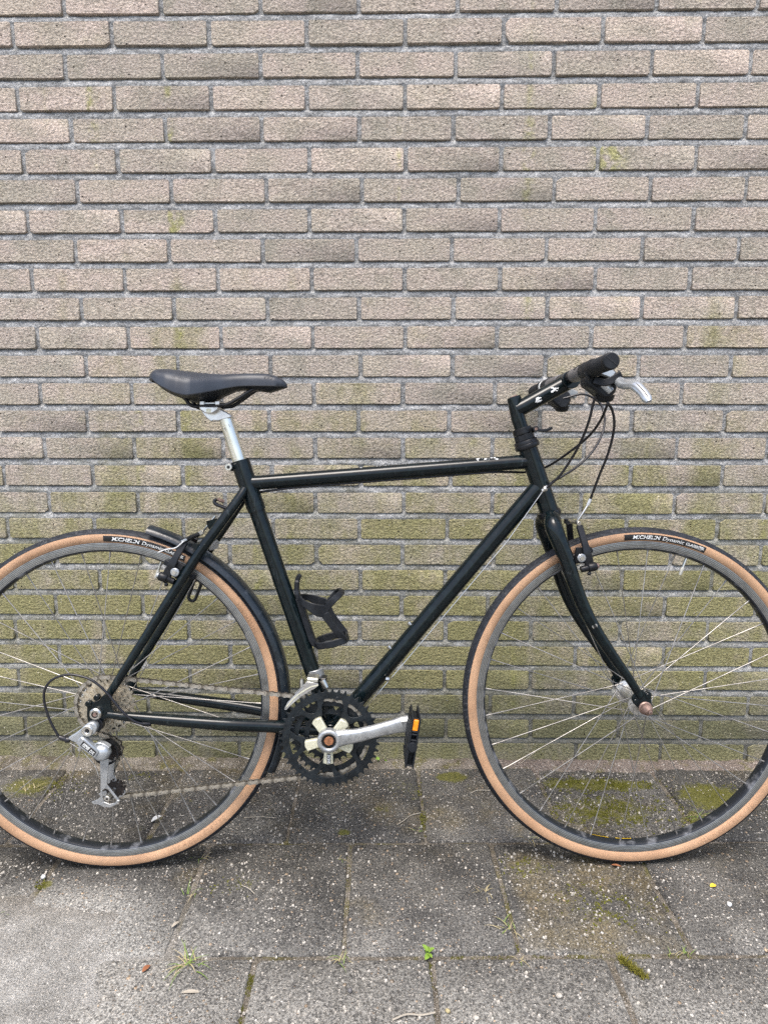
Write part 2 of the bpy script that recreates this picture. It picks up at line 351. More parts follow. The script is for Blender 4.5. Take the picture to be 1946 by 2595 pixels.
M = {
    'brick': mat_brick(), 'mortar': mat_mortar(), 'slab': mat_slab(), 'sand': mat_sand(), 'paint': mat_paint(),
    'tread': mat_tread(), 'tan': mat_tan(), 'rim': mat_rim(), 'grip': mat_grip(), 'leather': mat_leather(),
    'black': simple('black_anodised_metal', (0.009, 0.010, 0.012), 0.30, 0.0, 0.3, 80, 0.0002, spec=0.3),
    'plastic': simple('black_plastic', (0.010, 0.012, 0.015), 0.48, 0.0, 0.3, 70, 0.0003, spec=0.28),
    'ring': simple('oily_black_steel', (0.012, 0.016, 0.019), 0.42, 0.15, 0.4, 60, 0.0004, spec=0.3, grime=(0.028, 0.029, 0.028)),
    'alu': simple('brushed_aluminium', (0.60, 0.60, 0.585), 0.34, 0.85, 0.12, 40, 0.0002, grime=(0.36, 0.36, 0.34)),
    'cream': simple('clear_coated_alloy', (0.66, 0.65, 0.50), 0.40, 0.35, 0.10, 50, 0.0002, grime=(0.42, 0.40, 0.27)),
    'crank': simple('scuffed_silver_alloy', (0.40, 0.415, 0.42), 0.36, 0.7, 0.15, 45, 0.0003, grime=(0.25, 0.26, 0.26)),
    'silver': simple('silver_lacquer', (0.40, 0.425, 0.44), 0.24, 0.55, 0.08, 40, 0.0001),
    'post': simple('polished_seatpost', (0.72, 0.72, 0.64), 0.24, 0.9, 0.06, 30),
    'steel': simple('bright_steel', (0.58, 0.57, 0.53), 0.28, 0.95, 0.12, 60),
    'spoke': simple('stainless_spoke', (0.36, 0.345, 0.32), 0.40, 0.8, 0.35, 25),
    'chain': simple('oily_chain_steel', (0.44, 0.415, 0.36), 0.32, 0.85, 0.25, 90, 0.0, grime=(0.14, 0.12, 0.09)),
    'innerlink': simple('dark_inner_link', (0.16, 0.145, 0.12), 0.42, 0.7, 0.3, 90),  # inner links coloured darker than the outer ones, to set the links apart
    'cog': simple('sprocket_steel', (0.52, 0.47, 0.37), 0.38, 0.75, 0.25, 60, 0.0002, grime=(0.16, 0.13, 0.09)),
    'rust': simple('rusty_steel', (0.30, 0.13, 0.06), 0.75, 0.2, 0.4, 120, 0.0006),
    'rustnut': simple('brown_oxidised_steel', (0.25, 0.17, 0.14), 0.5, 0.55, 0.35, 150, 0.0004),
    'grime': simple('caked_grease', (0.014, 0.010, 0.008), 0.75, 0.0, 0.5, 150, 0.0015),
    'guard': simple('dull_mudguard_plastic', (0.010, 0.015, 0.020), 0.26, 0.0, 0.4, 28, 0.0004, spec=0.45, grime=(0.035, 0.043, 0.052)),
    'housing': simple('cable_housing', (0.010, 0.010, 0.013), 0.34, 0.0, 0.2, 60),
    'white': simple('white_print', (0.78, 0.80, 0.78), 0.5, 0.0, 0.05, 60),
    'inkblack': simple('black_label', (0.010, 0.010, 0.011), 0.5, 0.0, 0.1, 60),
    'yellow': simple('yellow_decal', (0.55, 0.37, 0.02), 0.45, 0.0, 0.12, 60),
    'orange': simple('amber_reflector', (0.90, 0.28, 0.01), 0.25, 0.0, 0.15, 160, 0.0008),
    'greyband': simple('grey_sleeve', (0.13, 0.125, 0.125), 0.45, 0.0, 0.2, 60),
    'chip': simple('bare_chipped_primer', (0.72, 0.74, 0.74), 0.6, 0.0, 0.1, 90),
    'saddleprint': simple('dark_saddle_print', (0.006, 0.007, 0.009), 0.5, 0.0, 0.1, 60),
    'clear': simple('milky_valve_cap', (0.40, 0.40, 0.36), 0.3, 0.0, 0.05, 60),
    'ferrule': simple('white_ferrule', (0.62, 0.63, 0.62), 0.35, 0.1, 0.08, 60),
    'stone': simple('pale_pebble', (0.42, 0.39, 0.34), 0.8, 0.0, 0.35, 45, 0.0008),
    'grass': mat_leaf('grass_blade', (0.10, 0.17, 0.03), (0.22, 0.30, 0.07)),
    'straw': mat_leaf('dry_straw', (0.30, 0.25, 0.13), (0.44, 0.38, 0.22)),
    'weed': mat_leaf('weed_leaf', (0.10, 0.19, 0.02), (0.22, 0.34, 0.05)),
    'moss': mat_leaf('moss_tuft', (0.055, 0.060, 0.010), (0.17, 0.165, 0.025), 0.9),
    'mossdark': mat_leaf('moss_clump', (0.06, 0.06, 0.008), (0.22, 0.20, 0.03), 0.9),
    'yleaf': mat_leaf('yellow_leaf', (0.62, 0.42, 0.03), (0.72, 0.52, 0.06)),
    'bleaf': mat_leaf('brown_leaf', (0.20, 0.07, 0.03), (0.30, 0.13, 0.06)),
    'twig': mat_leaf('grey_twig', (0.30, 0.27, 0.22), (0.42, 0.38, 0.31)),
}

# ------------------------------------------------------------------ mesh helpers
class MB:
    """Collects shapes and links them as ONE mesh object."""
    def __init__(self):
        self.v = []; self.f = []; self.uv = []; self.mi = []
    def add(self, vs, fs, mi=0, uvs=None):
        o = len(self.v)
        self.v += [tuple(x) for x in vs]
        for k, f in enumerate(fs):
            self.f.append([i + o for i in f]); self.mi.append(mi)
            self.uv.append(uvs[k] if uvs else None)
        return self
    def tube(self, pts, rad, n=12, cap=True, flat=None, mi=0):
        """A tube along pts. rad: one radius or one per point; flat=(a,b) scales its two cross axes (a strap)."""
        pts = [Vector(p) for p in pts]
        m = len(pts)
        if not isinstance(rad, (list, tuple)): rad = [rad] * m
        tang = []
        for i in range(m):
            a = pts[max(i - 1, 0)]; b = pts[min(i + 1, m - 1)]
            tang.append((b - a).normalized())
        ref = Vector((0, 1, 0)) if abs(tang[0].y) < 0.9 else Vector((0, 0, 1))
        u = (ref - tang[0] * ref.dot(tang[0])).normalized()
        vs = []
        for i in range(m):
            if i:
                q = tang[i - 1].rotation_difference(tang[i]); u = q @ u
                u = (u - tang[i] * u.dot(tang[i])).normalized()
            w = tang[i].cross(u)
            for k in range(n):
                t = 2 * pi * k / n
                a, b = (cos(t), sin(t))
                if flat: a *= flat[0]; b *= flat[1]
                vs.append(pts[i] + (u * a + w * b) * rad[i])
        fs = [[i * n + k, i * n + (k + 1) % n, (i + 1) * n + (k + 1) % n, (i + 1) * n + k] for i in range(m - 1) for k in range(n)]
        if cap:
            fs.append([k for k in range(n)][::-1]); fs.append([(m - 1) * n + k for k in range(n)])
        return self.add(vs, fs, mi)
    def strap(self, pts, wid, thick, side=None, mi=0):
        """A flat band: wid along the side vectors, thick across."""
        pts = [Vector(p) for p in pts]; m = len(pts)
        if not isinstance(wid, (list, tuple)): wid = [wid] * m
        vs = []
        for i in range(m):
            t = (pts[min(i + 1, m - 1)] - pts[max(i - 1, 0)]).normalized()
            s = Vector(side[i] if isinstance(side, list) else side)
            s = (s - t * s.dot(t)).normalized(); nn = t.cross(s)
            for a, b in ((-1, -1), (1, -1), (1, 1), (-1, 1)):
                vs.append(pts[i] + s * a * wid[i] / 2 + nn * b * thick / 2)
        fs = [[i * 4 + k, i * 4 + (k + 1) % 4, i * 4 + 4 + (k + 1) % 4, i * 4 + 4 + k] for i in range(m - 1) for k in range(4)]
        fs += [[3, 2, 1, 0], [m * 4 - 4 + k for k in range(4)]]
        return self.add(vs, fs, mi)
    def cyl(self, a, b, r, n=16, r2=None, mi=0):
        return self.tube([a, b], [r, r if r2 is None else r2], n, True, None, mi)
    def lathe(self, prof, c, n=24, axis='y', mi=0, close=False, uvw=False):
        """prof: (radius, position along the axis) pairs, turned about the axis through c."""
        c = Vector(c); vs = []
        m = len(prof)
        for i in range(n):
            t = 2 * pi * i / n
            for r, a in prof:
                if axis == 'y': p = (r * cos(t), a, r * sin(t))
                elif axis == 'z': p = (r * cos(t), r * sin(t), a)
                else: p = (a, r * cos(t), r * sin(t))
                vs.append(c + Vector(p))
        fs = []; uvs = []
        mm = m if close else m - 1
        for i in range(n):
            for k in range(mm):
                i2 = (i + 1) % n; k2 = (k + 1) % m
                fs.append([i * m + k, i2 * m + k, i2 * m + k2, i * m + k2])
                u0, u1 = i / n, (i + 1) / n; v0, v1 = k / mm, (k + 1) / mm
                uvs.append([(u0, v0), (u1, v0), (u1, v1), (u0, v1)])
        return self.add(vs, fs, mi, uvs if uvw else None)
    def prism(self, out, y0, y1, mi=0):
        """A polygon in the x,z plane with thickness from y0 to y1."""
        n = len(out)
        vs = [(x, y0, z) for x, z in out] + [(x, y1, z) for x, z in out]
        fs = [[k for k in range(n)], [n + k for k in range(n)][::-1]] + [[k, n + k, n + (k + 1) % n, (k + 1) % n] for k in range(n)]
        return self.add(vs, fs, mi)
    def box(self, c, s, rot=None, mi=0):
        c = Vector(c); R = rot or Matrix.Identity(3)
        vs = [c + R @ Vector((sx * s[0] / 2, sy * s[1] / 2, sz * s[2] / 2)) for sx in (-1, 1) for sy in (-1, 1) for sz in (-1, 1)]
        fs = [[0, 1, 3, 2], [4, 6, 7, 5], [0, 4, 5, 1], [2, 3, 7, 6], [0, 2, 6, 4], [1, 5, 7, 3]]
        return self.add(vs, fs, mi)
    def ball(self, c, r, n=10, sc=(1, 1, 1), mi=0):
        c = Vector(c); vs = [c + Vector((0, 0, r * sc[2]))]; fs = []
        m = n // 2
        for i in range(1, m):
            a = pi * i / m
            for k in range(n):
                t = 2 * pi * k / n
                vs.append(c + Vector((r * sin(a) * cos(t) * sc[0], r * sin(a) * sin(t) * sc[1], r * cos(a) * sc[2])))
        vs.append(c - Vector((0, 0, r * sc[2])))
        for k in range(n): fs.append([0, 1 + k, 1 + (k + 1) % n])
        for i in range(m - 2):
            for k in range(n):
                a = 1 + i * n; fs.append([a + k, a + n + k, a + n + (k + 1) % n, a + (k + 1) % n])
        L = len(vs) - 1; a = 1 + (m - 2) * n
        for k in range(n): fs.append([L, a + (k + 1) % n, a + k])
        return self.add(vs, fs, mi)
    def mesh(self, name, mats, bevel=0.0, smooth=35, merge=False):
        me = bpy.data.meshes.new(name)
        me.from_pydata(self.v, [], self.f)
        if any(self.mi):
            me.polygons.foreach_set('material_index', self.mi)
        if any(u is not None for u in self.uv):
            ul = me.uv_layers.new(name='UVMap')
            k = 0
            for f, u in zip(self.f, self.uv):
                for j in range(len(f)):
                    ul.data[k].uv = u[j] if u else (0, 0)
                    k += 1
        bm = bmesh.new(); bm.from_mesh(me)
        if merge: bmesh.ops.remove_doubles(bm, verts=bm.verts, dist=1e-5)
        bmesh.ops.recalc_face_normals(bm, faces=bm.faces)
        if bevel:
            es = [e for e in bm.edges if len(e.link_faces) == 2 and e.calc_face_angle(0) > radians(38)]
            bmesh.ops.bevel(bm, geom=es, offset=bevel, segments=1, profile=0.6, affect='EDGES', clamp_overlap=True)
        bm.to_mesh(me); bm.free()
        for m in (mats if isinstance(mats, (list, tuple)) else [mats]):
            me.materials.append(M[m])
        if smooth:
            me.polygons.foreach_set('use_smooth', [True] * len(me.polygons))
            me.set_sharp_from_angle(angle=radians(smooth))
        me.update()
        return me
    def build(self, name, mats, parent=None, bevel=0.0, smooth=35, merge=False):
        return link(name, self.mesh(name, mats, bevel, smooth, merge), parent)

def link(name, me, parent=None):
    o = bpy.data.objects.new(name, me)
    COL.objects.link(o)
    if parent is not None: o.parent = parent
    return o

def empty(name, parent=None, loc=(0, 0, 0)):
    o = link(name, None, parent)
    o.location = loc; o.empty_display_size = 0.05
    return o

def tag(o, label=None, cat=None, group=None, kind=None):
    if label: o['label'] = label
    if cat: o['category'] = cat
    if group: o['group'] = group
    if kind: o['kind'] = kind
    return o

def text_mesh(s, size, shear=0.0, bold=0.0, space=1.0):
    """Flat letter faces for s, starting at x = 0 on the baseline: (vertices, faces, width)."""
    cu = bpy.data.curves.new('letters', 'FONT')
    cu.body = s; cu.size = size; cu.shear = shear; cu.offset = bold; cu.space_character = space; cu.resolution_u = 3
    ob = bpy.data.objects.new('letters', cu)
    COL.objects.link(ob)
    bpy.context.view_layer.update()
    me = bpy.data.meshes.new_from_object(ob.evaluated_get(bpy.context.evaluated_depsgraph_get()))
    vs = [(v.co.x, v.co.y) for v in me.vertices]; fs = [list(p.vertices) for p in me.polygons]
    bpy.data.objects.remove(ob); bpy.data.curves.remove(cu); bpy.data.meshes.remove(me)
    x0 = min(v[0] for v in vs); x1 = max(v[0] for v in vs)
    return [(a - x0, b) for a, b in vs], fs, x1 - x0

# ------------------------------------------------------------------ the brick wall
ROWS = [(1.8086,0,0,[-0.734,-0.516,-0.295,-0.077,0.141,0.36,0.579,0.8]),
        (1.7425,0.0021,0.0014,[-0.852,-0.631,-0.412,-0.193,0.026,0.244,0.464,0.686]),
        (1.6765,0.0012,-0.0002,[-0.74,-0.519,-0.299,0.139,0.358,0.575,0.795]),
        (1.6105,-0.0003,-0.0008,[-0.853,-0.632,-0.413,-0.195,0.244,0.462,0.682]),
        (1.5445,-0.0011,-0.001,[-0.736,-0.519,-0.3,0.136,0.354,0.573,0.794]),
        (1.4785,-0.0008,-0.0004,[-0.851,-0.633,-0.413,-0.192,0.246,0.466,0.687]),
        (1.4124,-0.0001,-0.0007,[-0.731,-0.513,-0.292,0.15,0.369,0.588,0.806]),
        (1.3464,-0.0003,-0.0002,[-0.852,-0.632,-0.413,-0.194,0.245,0.466,0.69]),
        (1.2804,0.0004,-0.0001,[-0.744,-0.525,-0.304,0.137,0.356,0.577,0.799]),
        (1.2144,0.0012,0,[-0.853,-0.632,-0.412,-0.191,0.25,0.472,0.691]),
        (1.1484,0.0007,0.0006,[-0.74,-0.519,-0.297,0.142,0.363,0.584,0.805]),
        (1.0824,0.0002,-0.0005,[-0.85,-0.632,-0.41,-0.191,0.246,0.469,0.69]),
        (1.0163,0.0002,-0.0021,[-0.738,-0.516,-0.294,0.142,0.363,0.584,0.802]),
        (0.9503,0.0003,-0.0004,[-0.854,-0.632,-0.191,0.245,0.69]),
        (0.8843,0.001,-0.0004,[-0.745,-0.522,-0.3,0.136,0.354,0.575,0.797]),
        (0.8183,0.0014,0.0011,[-0.855,-0.633,-0.19,0.242,0.464,0.688]),
        (0.7523,0,0,[-0.74,-0.518,-0.297,0.58,0.802]),
        (0.6862,-0.0008,-0.0024,[-0.854,-0.631,-0.191,0.244,0.463,0.69,0.91]),
        (0.6202,-0,-0.0013,[-0.963,-0.744,-0.297,0.352,0.576,0.8]),
        (0.5542,-0.0004,-0.0004,[-0.408,-0.191,0.024,0.911]),
        (0.4882,-0.0007,0.0012,[-0.739,-0.288,-0.082,0.132,0.573,0.796]),
        (0.4222,-0.0002,-0.0006,[-0.858,-0.634,0.022,0.24,0.456,0.683,0.911]),
        (0.3562,-0.0006,0.0004,[-0.966,-0.739,-0.52,-0.084,0.134,0.351,0.575,0.795]),
        (0.2901,-0.0001,-0.0009,[-0.858,-0.416,0.465,0.689,0.909]),
        (0.2241,0.0023,0.0017,[-0.969,-0.522,-0.082,0.133,0.353,0.799]),
        (0.1581,0,0,[0.026,0.252,0.467,0.693,0.913]),
        (0.0921,0,0,[0.138,0.358,0.585,0.797]),
        (0.0261,0,0,[0.478,0.697]),]
BRICK_L, BRICK_H, PITCH, COURSE = 0.2100, 0.0495, 0.2199, 0.06602
WALL_X0, WALL_X1, WALL_TOP = -2.42, 2.42, 2.56

def brick_mesh(k):
    """One brick face with slightly uneven arrises: front ring, arris ring, back ring."""
    r = random.Random(100 + k)
    L, H = BRICK_L / 2, BRICK_H / 2
    j = lambda a: r.uniform(-a, a)
    cx = [0.002 + abs(j(0.003)) for _ in range(4)]
    cz = [0.0015 + abs(j(0.002)) for _ in range(4)]
    if k == 1: cx[3], cz[3] = 0.013, 0.008
    if k == 2: cx[1], cz[1] = 0.010, 0.006
    if k == 5: cx[0], cz[0], cx[3], cz[3] = 0.010, 0.012, 0.009, 0.010
    out = [(-L, -H + cz[0]), (-L + cx[0], -H), (-L * .3 + j(.02), -H + j(.0007)), (L * .35 + j(.02), -H + j(.0007)), (L - cx[1], -H), (L, -H + cz[1]),
           (L, H - cz[2]), (L - cx[2], H), (L * .3 + j(.02), H + j(.0007)), (-L * .4 + j(.02), H + j(.0007)), (-L + cx[3], H), (-L, H - cz[3])]
    n = len(out)
    vs = [(x * (1 - 0.0007 / L), -0.0002 + j(.0004), z * (1 - 0.0007 / H)) for x, z in out] + [(x, 0.0009 + abs(j(.0005)), z) for x, z in out] + [(x, 0.03, z) for x, z in out]
    fs = [list(range(n))]
    for q in range(2):
        fs += [[q * n + i, (q + 1) * n + i, (q + 1) * n + (i + 1) % n, q * n + (i + 1) % n] for i in range(n)]
    mb = MB(); mb.add(vs, fs)
    return mb.mesh('brick', 'brick', smooth=50)

wall = empty('brick_wall')
tag(wall, 'beige brown brick wall in running bond, greened by algae, behind the bicycle', 'wall')
BM = [brick_mesh(k) for k in range(9)]
brick_spots = []
joints = []                                    # (z, centre x of upright joint, half width)
n_low, n_high = -1, 12
for i in range(-n_high, len(ROWS) + 1):
    if 0 <= i < len(ROWS):
        z, dl, dr, known = ROWS[i]
    else:
        z, dl, dr, known = 1.80856 - i * COURSE, 0.0, 0.0, [-0.74 if i % 2 == 0 else -0.852]
    if z > WALL_TOP: continue
    k0 = round((known[0] - WALL_X0) / PITCH)
    xs = [known[0] + (k - k0) * PITCH for k in range(0, 24)]
    xs = [min(known, key=lambda q: abs(q - x)) if min(abs(q - x) for q in known) < 0.06 else x + rng.uniform(-.002, .002) for x in xs]
    for a, b in zip(xs[:-1], xs[1:]):
        jw = rng.uniform(0.0085, 0.0115)
        x = (a + b) / 2
        tt = min(1, max(0, (x + 0.75) / 1.3))
        zz = z + dl * (1 - tt) + dr * tt + rng.uniform(-.0006, .0006)
        brick_spots.append((x, zz, b - a - jw))
        joints.append((i, b))
far_bricks = MB()
for x, z, w in brick_spots:
    inside = -1.08 + 0.09 * z < x - 0 + w / 2 and x - w / 2 < 1.02 - 0.1 * z and z < 1.86 and z > -0.03
    pick = rng.choice([0, 3, 4, 6, 7, 8]) if rng.random() > 0.10 else rng.choice([1, 2, 5])
    sc = Matrix.LocRotScale(Vector((x, rng.uniform(-.0016, .0012), z)), Quaternion((0, 1, 0), rng.uniform(-.0035, .0035)), Vector((w / BRICK_L, 1, 1)))
    if inside:
        o = link('brick', BM[pick], wall)
        o.matrix_local = sc
    else:
        me = BM[pick]
        far_bricks.add([sc @ v.co for v in me.vertices], [list(p.vertices) for p in me.polygons])
tag(far_bricks.build('outer_bricks', 'brick', wall, smooth=50), kind='stuff')

# mortar: one rough sheet, raked back under each course and proud at the foot of the joint
def build_mortar():
    zs = []
    rows_z = sorted([(1.80856 - i * COURSE) for i in range(-n_high, len(ROWS) + 1)])
    rows_z = [z for z in rows_z if z <= WALL_TOP]
    prof = []
    for z in rows_z:
        lo = z - COURSE / 2
        # the bed joint below this brick: from the top of the course beneath up to this brick's underside
        for f, d in ((-0.52, 0.0020), (-0.40, 0.0012), (-0.18, 0.0016), (0.06, 0.0022), (0.24, 0.0036), (0.42, 0.0068), (0.56, 0.0085)):
            prof.append((lo + f * (COURSE - BRICK_H), d, 0))
        prof.append((z - 0.012, 0.0036, 1)); prof.append((z, 0.0034, 1)); prof.append((z + 0.012, 0.0034, 1))
    step = 0.0045
    nx = int((WALL_X1 + 0.3 - (WALL_X0 - 0.3)) / step)
    vs = []; fs = []
    m = len(prof)
    for ix in range(nx + 1):
        x = WALL_X0 - 0.3 + ix * step
        for z, d, inside in prof:
            nz = noise.noise(Vector((x * 55, 3.7, z * 150))) * 0.0015 + noise.noise(Vector((x * 16, 9.1, z * 40))) * 0.0016 + noise.noise(Vector((x * 170, 1.1, z * 260))) * 0.0007
            zz = z + noise.noise(Vector((x * 30, 5, z * 9))) * 0.0012
            vs.append((x, d + nz, zz))
    for ix in range(nx):
        for k in range(m - 1):
            a = ix * m + k
            fs.append((a, a + m, a + m + 1, a + 1))
    me = bpy.data.meshes.new('mortar')
    me.from_pydata(vs, [], fs)
    me.materials.append(M['mortar'])
    me.polygons.foreach_set('use_smooth', [True] * len(fs))
    me.update()
    o = link('mortar', me, wall)
    o['kind'] = 'stuff'
build_mortar()
mb = MB(); mb.box(((WALL_X0 + WALL_X1) / 2, 0.135, WALL_TOP / 2 - 0.1), (WALL_X1 - WALL_X0 + 0.2, 0.21, WALL_TOP + 0.2))
mb.build('wall_core', 'mortar', wall, smooth=0)

# ------------------------------------------------------------------ the ground
ground = MB()
G = 70.0
ground.add([(-G, -G, -0.055), (G, -G, -0.055), (G, G, -0.055), (-G, G, -0.055)], [[0, 1, 2, 3]])
tag(ground.build('ground', 'sand', smooth=0), kind='structure')

pavement = empty('pavement')
tag(pavement, kind='structure')

def slab_mesh(k):
    r = random.Random(300 + k)
    L = 0.1458
    pts = []
    for sx, sy in ((-1, -1), (1, -1), (1, 1), (-1, 1)):
        pts.append((sx, sy))
    out = []
    for q in range(4):
        (ax, ay), (bx, by) = pts[q], pts[(q + 1) % 4]
        c = 0.004 + r.random() * 0.004
        for t in (c / L, 0.5, 1.0, 1.5, 2 - c / L):
            x = ax + (bx - ax) * t / 2; y = ay + (by - ay) * t / 2
            e = r.uniform(-0.0016, 0.0010) / L
            out.append(((x + e * (0 if ax == bx else 0) + (e if ax == bx else 0)) * L, (y + (e if ay == by else 0)) * L))
    n = len(out)
    vs = [(x * 0.968, y * 0.968, 0.0) for x, y in out] + [(x, y, -0.0045 - r.random() * .001) for x, y in out] + [(x, y, -0.045) for x, y in out]
    fs = [list(range(n))]
    for q in range(2):
        fs += [[q * n + i, (q + 1) * n + i, (q + 1) * n + (i + 1) % n, q * n + (i + 1) % n] for i in range(n)]
    mb = MB(); mb.add(vs, fs)
    return mb.mesh('paving_slab', 'slab', smooth=60)
SM = [slab_mesh(k) for k in range(5)]
SLAB_YAW = 0.02
ROWX = [-0.230, -0.086, -0.229, -0.08, -0.23, -0.09, -0.22, -0.07]      # one joint of each row of slabs
SLABP = 0.2985
for r_ in range(8):
    yc = -0.030 - SLABP * (r_ + 0.5)
    for k in range(-7, 8):
        xc = ROWX[r_] + SLABP * (k + 0.5)
        if abs(xc) > 1.95: continue
        o = link('paving_slab', SM[rng.randrange(5)], pavement)
        y = yc + SLAB_YAW * (xc - 0.0) * 0.9
        o.location = (xc, y - 0.002, rng.uniform(-0.0025, 0.0005))
        o.rotation_euler = (rng.uniform(-.006, .006), rng.uniform(-.006, .006), SLAB_YAW + rng.uniform(-.008, .008) + (pi / 2) * 0)

# soil and sand between and over the slabs: one uneven sheet
def build_soil():
    x0, x1, y0, y1, st = -1.9, 1.9, -2.42, 0.012, 0.009
    nx, ny = int((x1 - x0) / st), int((y1 - y0) / st)
    vs = []; fs = []
    def sm(a, b, t):
        t = min(1, max(0, (t - a) / (b - a))); return t * t * (3 - 2 * t)
    for iy in range(ny + 1):
        y = y0 + iy * st
        for ix in range(nx + 1):
            x = x0 + ix * st
            big = noise.noise(Vector((x * 6, y * 6, 0)))
            mid = noise.noise(Vector((x * 24, y * 24, 4)))
            fine = noise.noise(Vector((x * 75, y * 75, 8)))
            z = -0.0054 + big * 0.0012 + mid * 0.0012 + fine * 0.0010
            # crumbs washed against the foot of the wall
            z += sm(-0.055, -0.008, y) * (0.0125 + 0.004 * mid + 0.003 * fine)
            # sand drifted over the slabs of the front corner
            dr = sm(-0.36, -0.60, x + 0.05 * big) * sm(-0.47, -0.56, y + 0.03 * big + 0.02 * mid)
            z += dr * (0.0085 + 0.0026 * mid + 0.0022 * fine + 0.002 * big)
            vs.append((x, y, z))
    w = nx + 1
    for iy in range(ny):
        for ix in range(nx):
            a = iy * w + ix
            fs.append((a, a + 1, a + w + 1, a + w))
    me = bpy.data.meshes.new('joint_soil')
    me.from_pydata(vs, [], fs)
    me.materials.append(M['sand'])
    me.polygons.foreach_set('use_smooth', [True] * len(fs))
    me.update()
    o = link('joint_soil', me)
    tag(o, kind='stuff')
build_soil()

# loose grit: a few thousand small stones, half sunk
def build_grit():
    r = random.Random(5)
    mb_v = []; mb_f = []
    for _ in range(5200):
        y = -0.02 - 1.0 * r.random() ** 1.0
        x = r.uniform(-1.15, 1.1)
        s = 0.0009 + 0.0024 * r.random() ** 3
        o = len(mb_v)
        h = s * r.uniform(0.5, 0.9); a0 = r.random() * 6.28
        n = 5
        z0 = -0.0008
        for q in range(n):
            t = a0 + 2 * pi * q / n + r.uniform(-.3, .3); e = s * r.uniform(0.75, 1.25)
            mb_v.append((x + e * cos(t), y + e * sin(t), z0 - 0.001))
        for q in range(n):
            t = a0 + 2 * pi * q / n + r.uniform(-.3, .3); e = s * r.uniform(0.55, 0.85)
            mb_v.append((x + e * cos(t), y + e * sin(t), z0 + h))
        for q in range(n):
            mb_f.append((o + q, o + (q + 1) % n, o + n + (q + 1) % n, o + n + q))
        mb_f.append(tuple(o + n + q for q in range(n)))
    me = bpy.data.meshes.new('grit')
    me.from_pydata(mb_v, [], mb_f); me.materials.append(M['stone'])
    me.update()
    tag(link('grit', me), kind='stuff')
build_grit()

# ------------------------------------------------------------------ the bicycle (local: x forward, y to the wall, z up; near side is -y)
bike = empty('bicycle', None, (-0.5583, -0.41329, 0.0))
BX0, BY0, BYAW, BLEAN, WB = BIKE
bike.location = (BX0, BY0, 0)
bike.rotation_euler = (-BLEAN, 0, BYAW)
tag(bike, 'dark green diamond-frame bicycle with tan-wall tyres leaning on the brick wall', 'bicycle')

def lerp(a, b, t): return a + (b - a) * t
def crom(pts, n=8):
    """A smooth curve through pts."""
    P = [Vector(p) for p in pts]; P = [P[0] * 2 - P[1]] + P + [P[-1] * 2 - P[-2]]
    out = []
    for i in range(1, len(P) - 2):
        for k in range(n):
            t = k / n; a, b, c, d = P[i - 1], P[i], P[i + 1], P[i + 2]
            out.append(0.5 * ((2 * b) + (c - a) * t + (2 * a - 5 * b + 4 * c - d) * t * t + (3 * b - a - 3 * c + d) * t ** 3))
    out.append(P[-2]); return out
def smooth_rad(pts, rads, n=8):
    out = []
    for i in range(len(rads) - 1):
        for k in range(n): out.append(lerp(rads[i], rads[i + 1], k / n))
    out.append(rads[-1]); return out
def mirror(pts): return [(p[0], -p[1], p[2]) for p in pts]

BB = (0.437, 0.2885)
# ---- frame
frame = empty('frame', bike)
mb = MB(); mb.tube([(0.2632, 0, 0.8178), (0.2745, 0, 0.7800), (0.2950, 0, 0.7200)], [0.0182, 0.0182, 0.0176], 20)
mb.tube([(0.290, 0, 0.7340), (0.4300, 0, 0.3080)], 0.0158, 20)
mb.tube([(0.2895, 0, 0.7360), (0.2921, 0, 0.7280)], 0.0182, 20)
mb.build('seat_tube', 'paint', frame, smooth=50)
MB().tube([(0.276, 0, 0.7732), (0.29, 0, 0.7742), (0.30, 0, 0.7750), (0.7965, 0, 0.8130), (0.8300, 0, 0.8156)], [0.0152, 0.0150, 0.0141, 0.0141, 0.0143], 24).build('top_tube', 'paint', frame, smooth=50)
MB().tube([(0.4420, 0, 0.2900), (0.4938, 0, 0.3464), (0.7724, 0, 0.6790), (0.8560, 0, 0.7780)], [0.0172, 0.0166, 0.0166, 0.0168], 24).build('down_tube', 'paint', frame, smooth=50)
MB().tube([(0.8215, 0, 0.8470), (0.8240, 0, 0.8400), (0.8651, 0, 0.7230), (0.8668, 0, 0.7180)], [0.0186, 0.0184, 0.0184, 0.0186], 24).build('head_tube', 'paint', frame, smooth=50)
mb = MB(); mb.cyl((BB[0], -0.034, BB[1]), (BB[0], 0.034, BB[1]), 0.0205, 28); mb.cyl((BB[0], -0.039, BB[1]), (BB[0], 0.039, BB[1]), 0.0165, 24)
mb.build('bottom_bracket_shell', 'paint', frame, bevel=0.001)
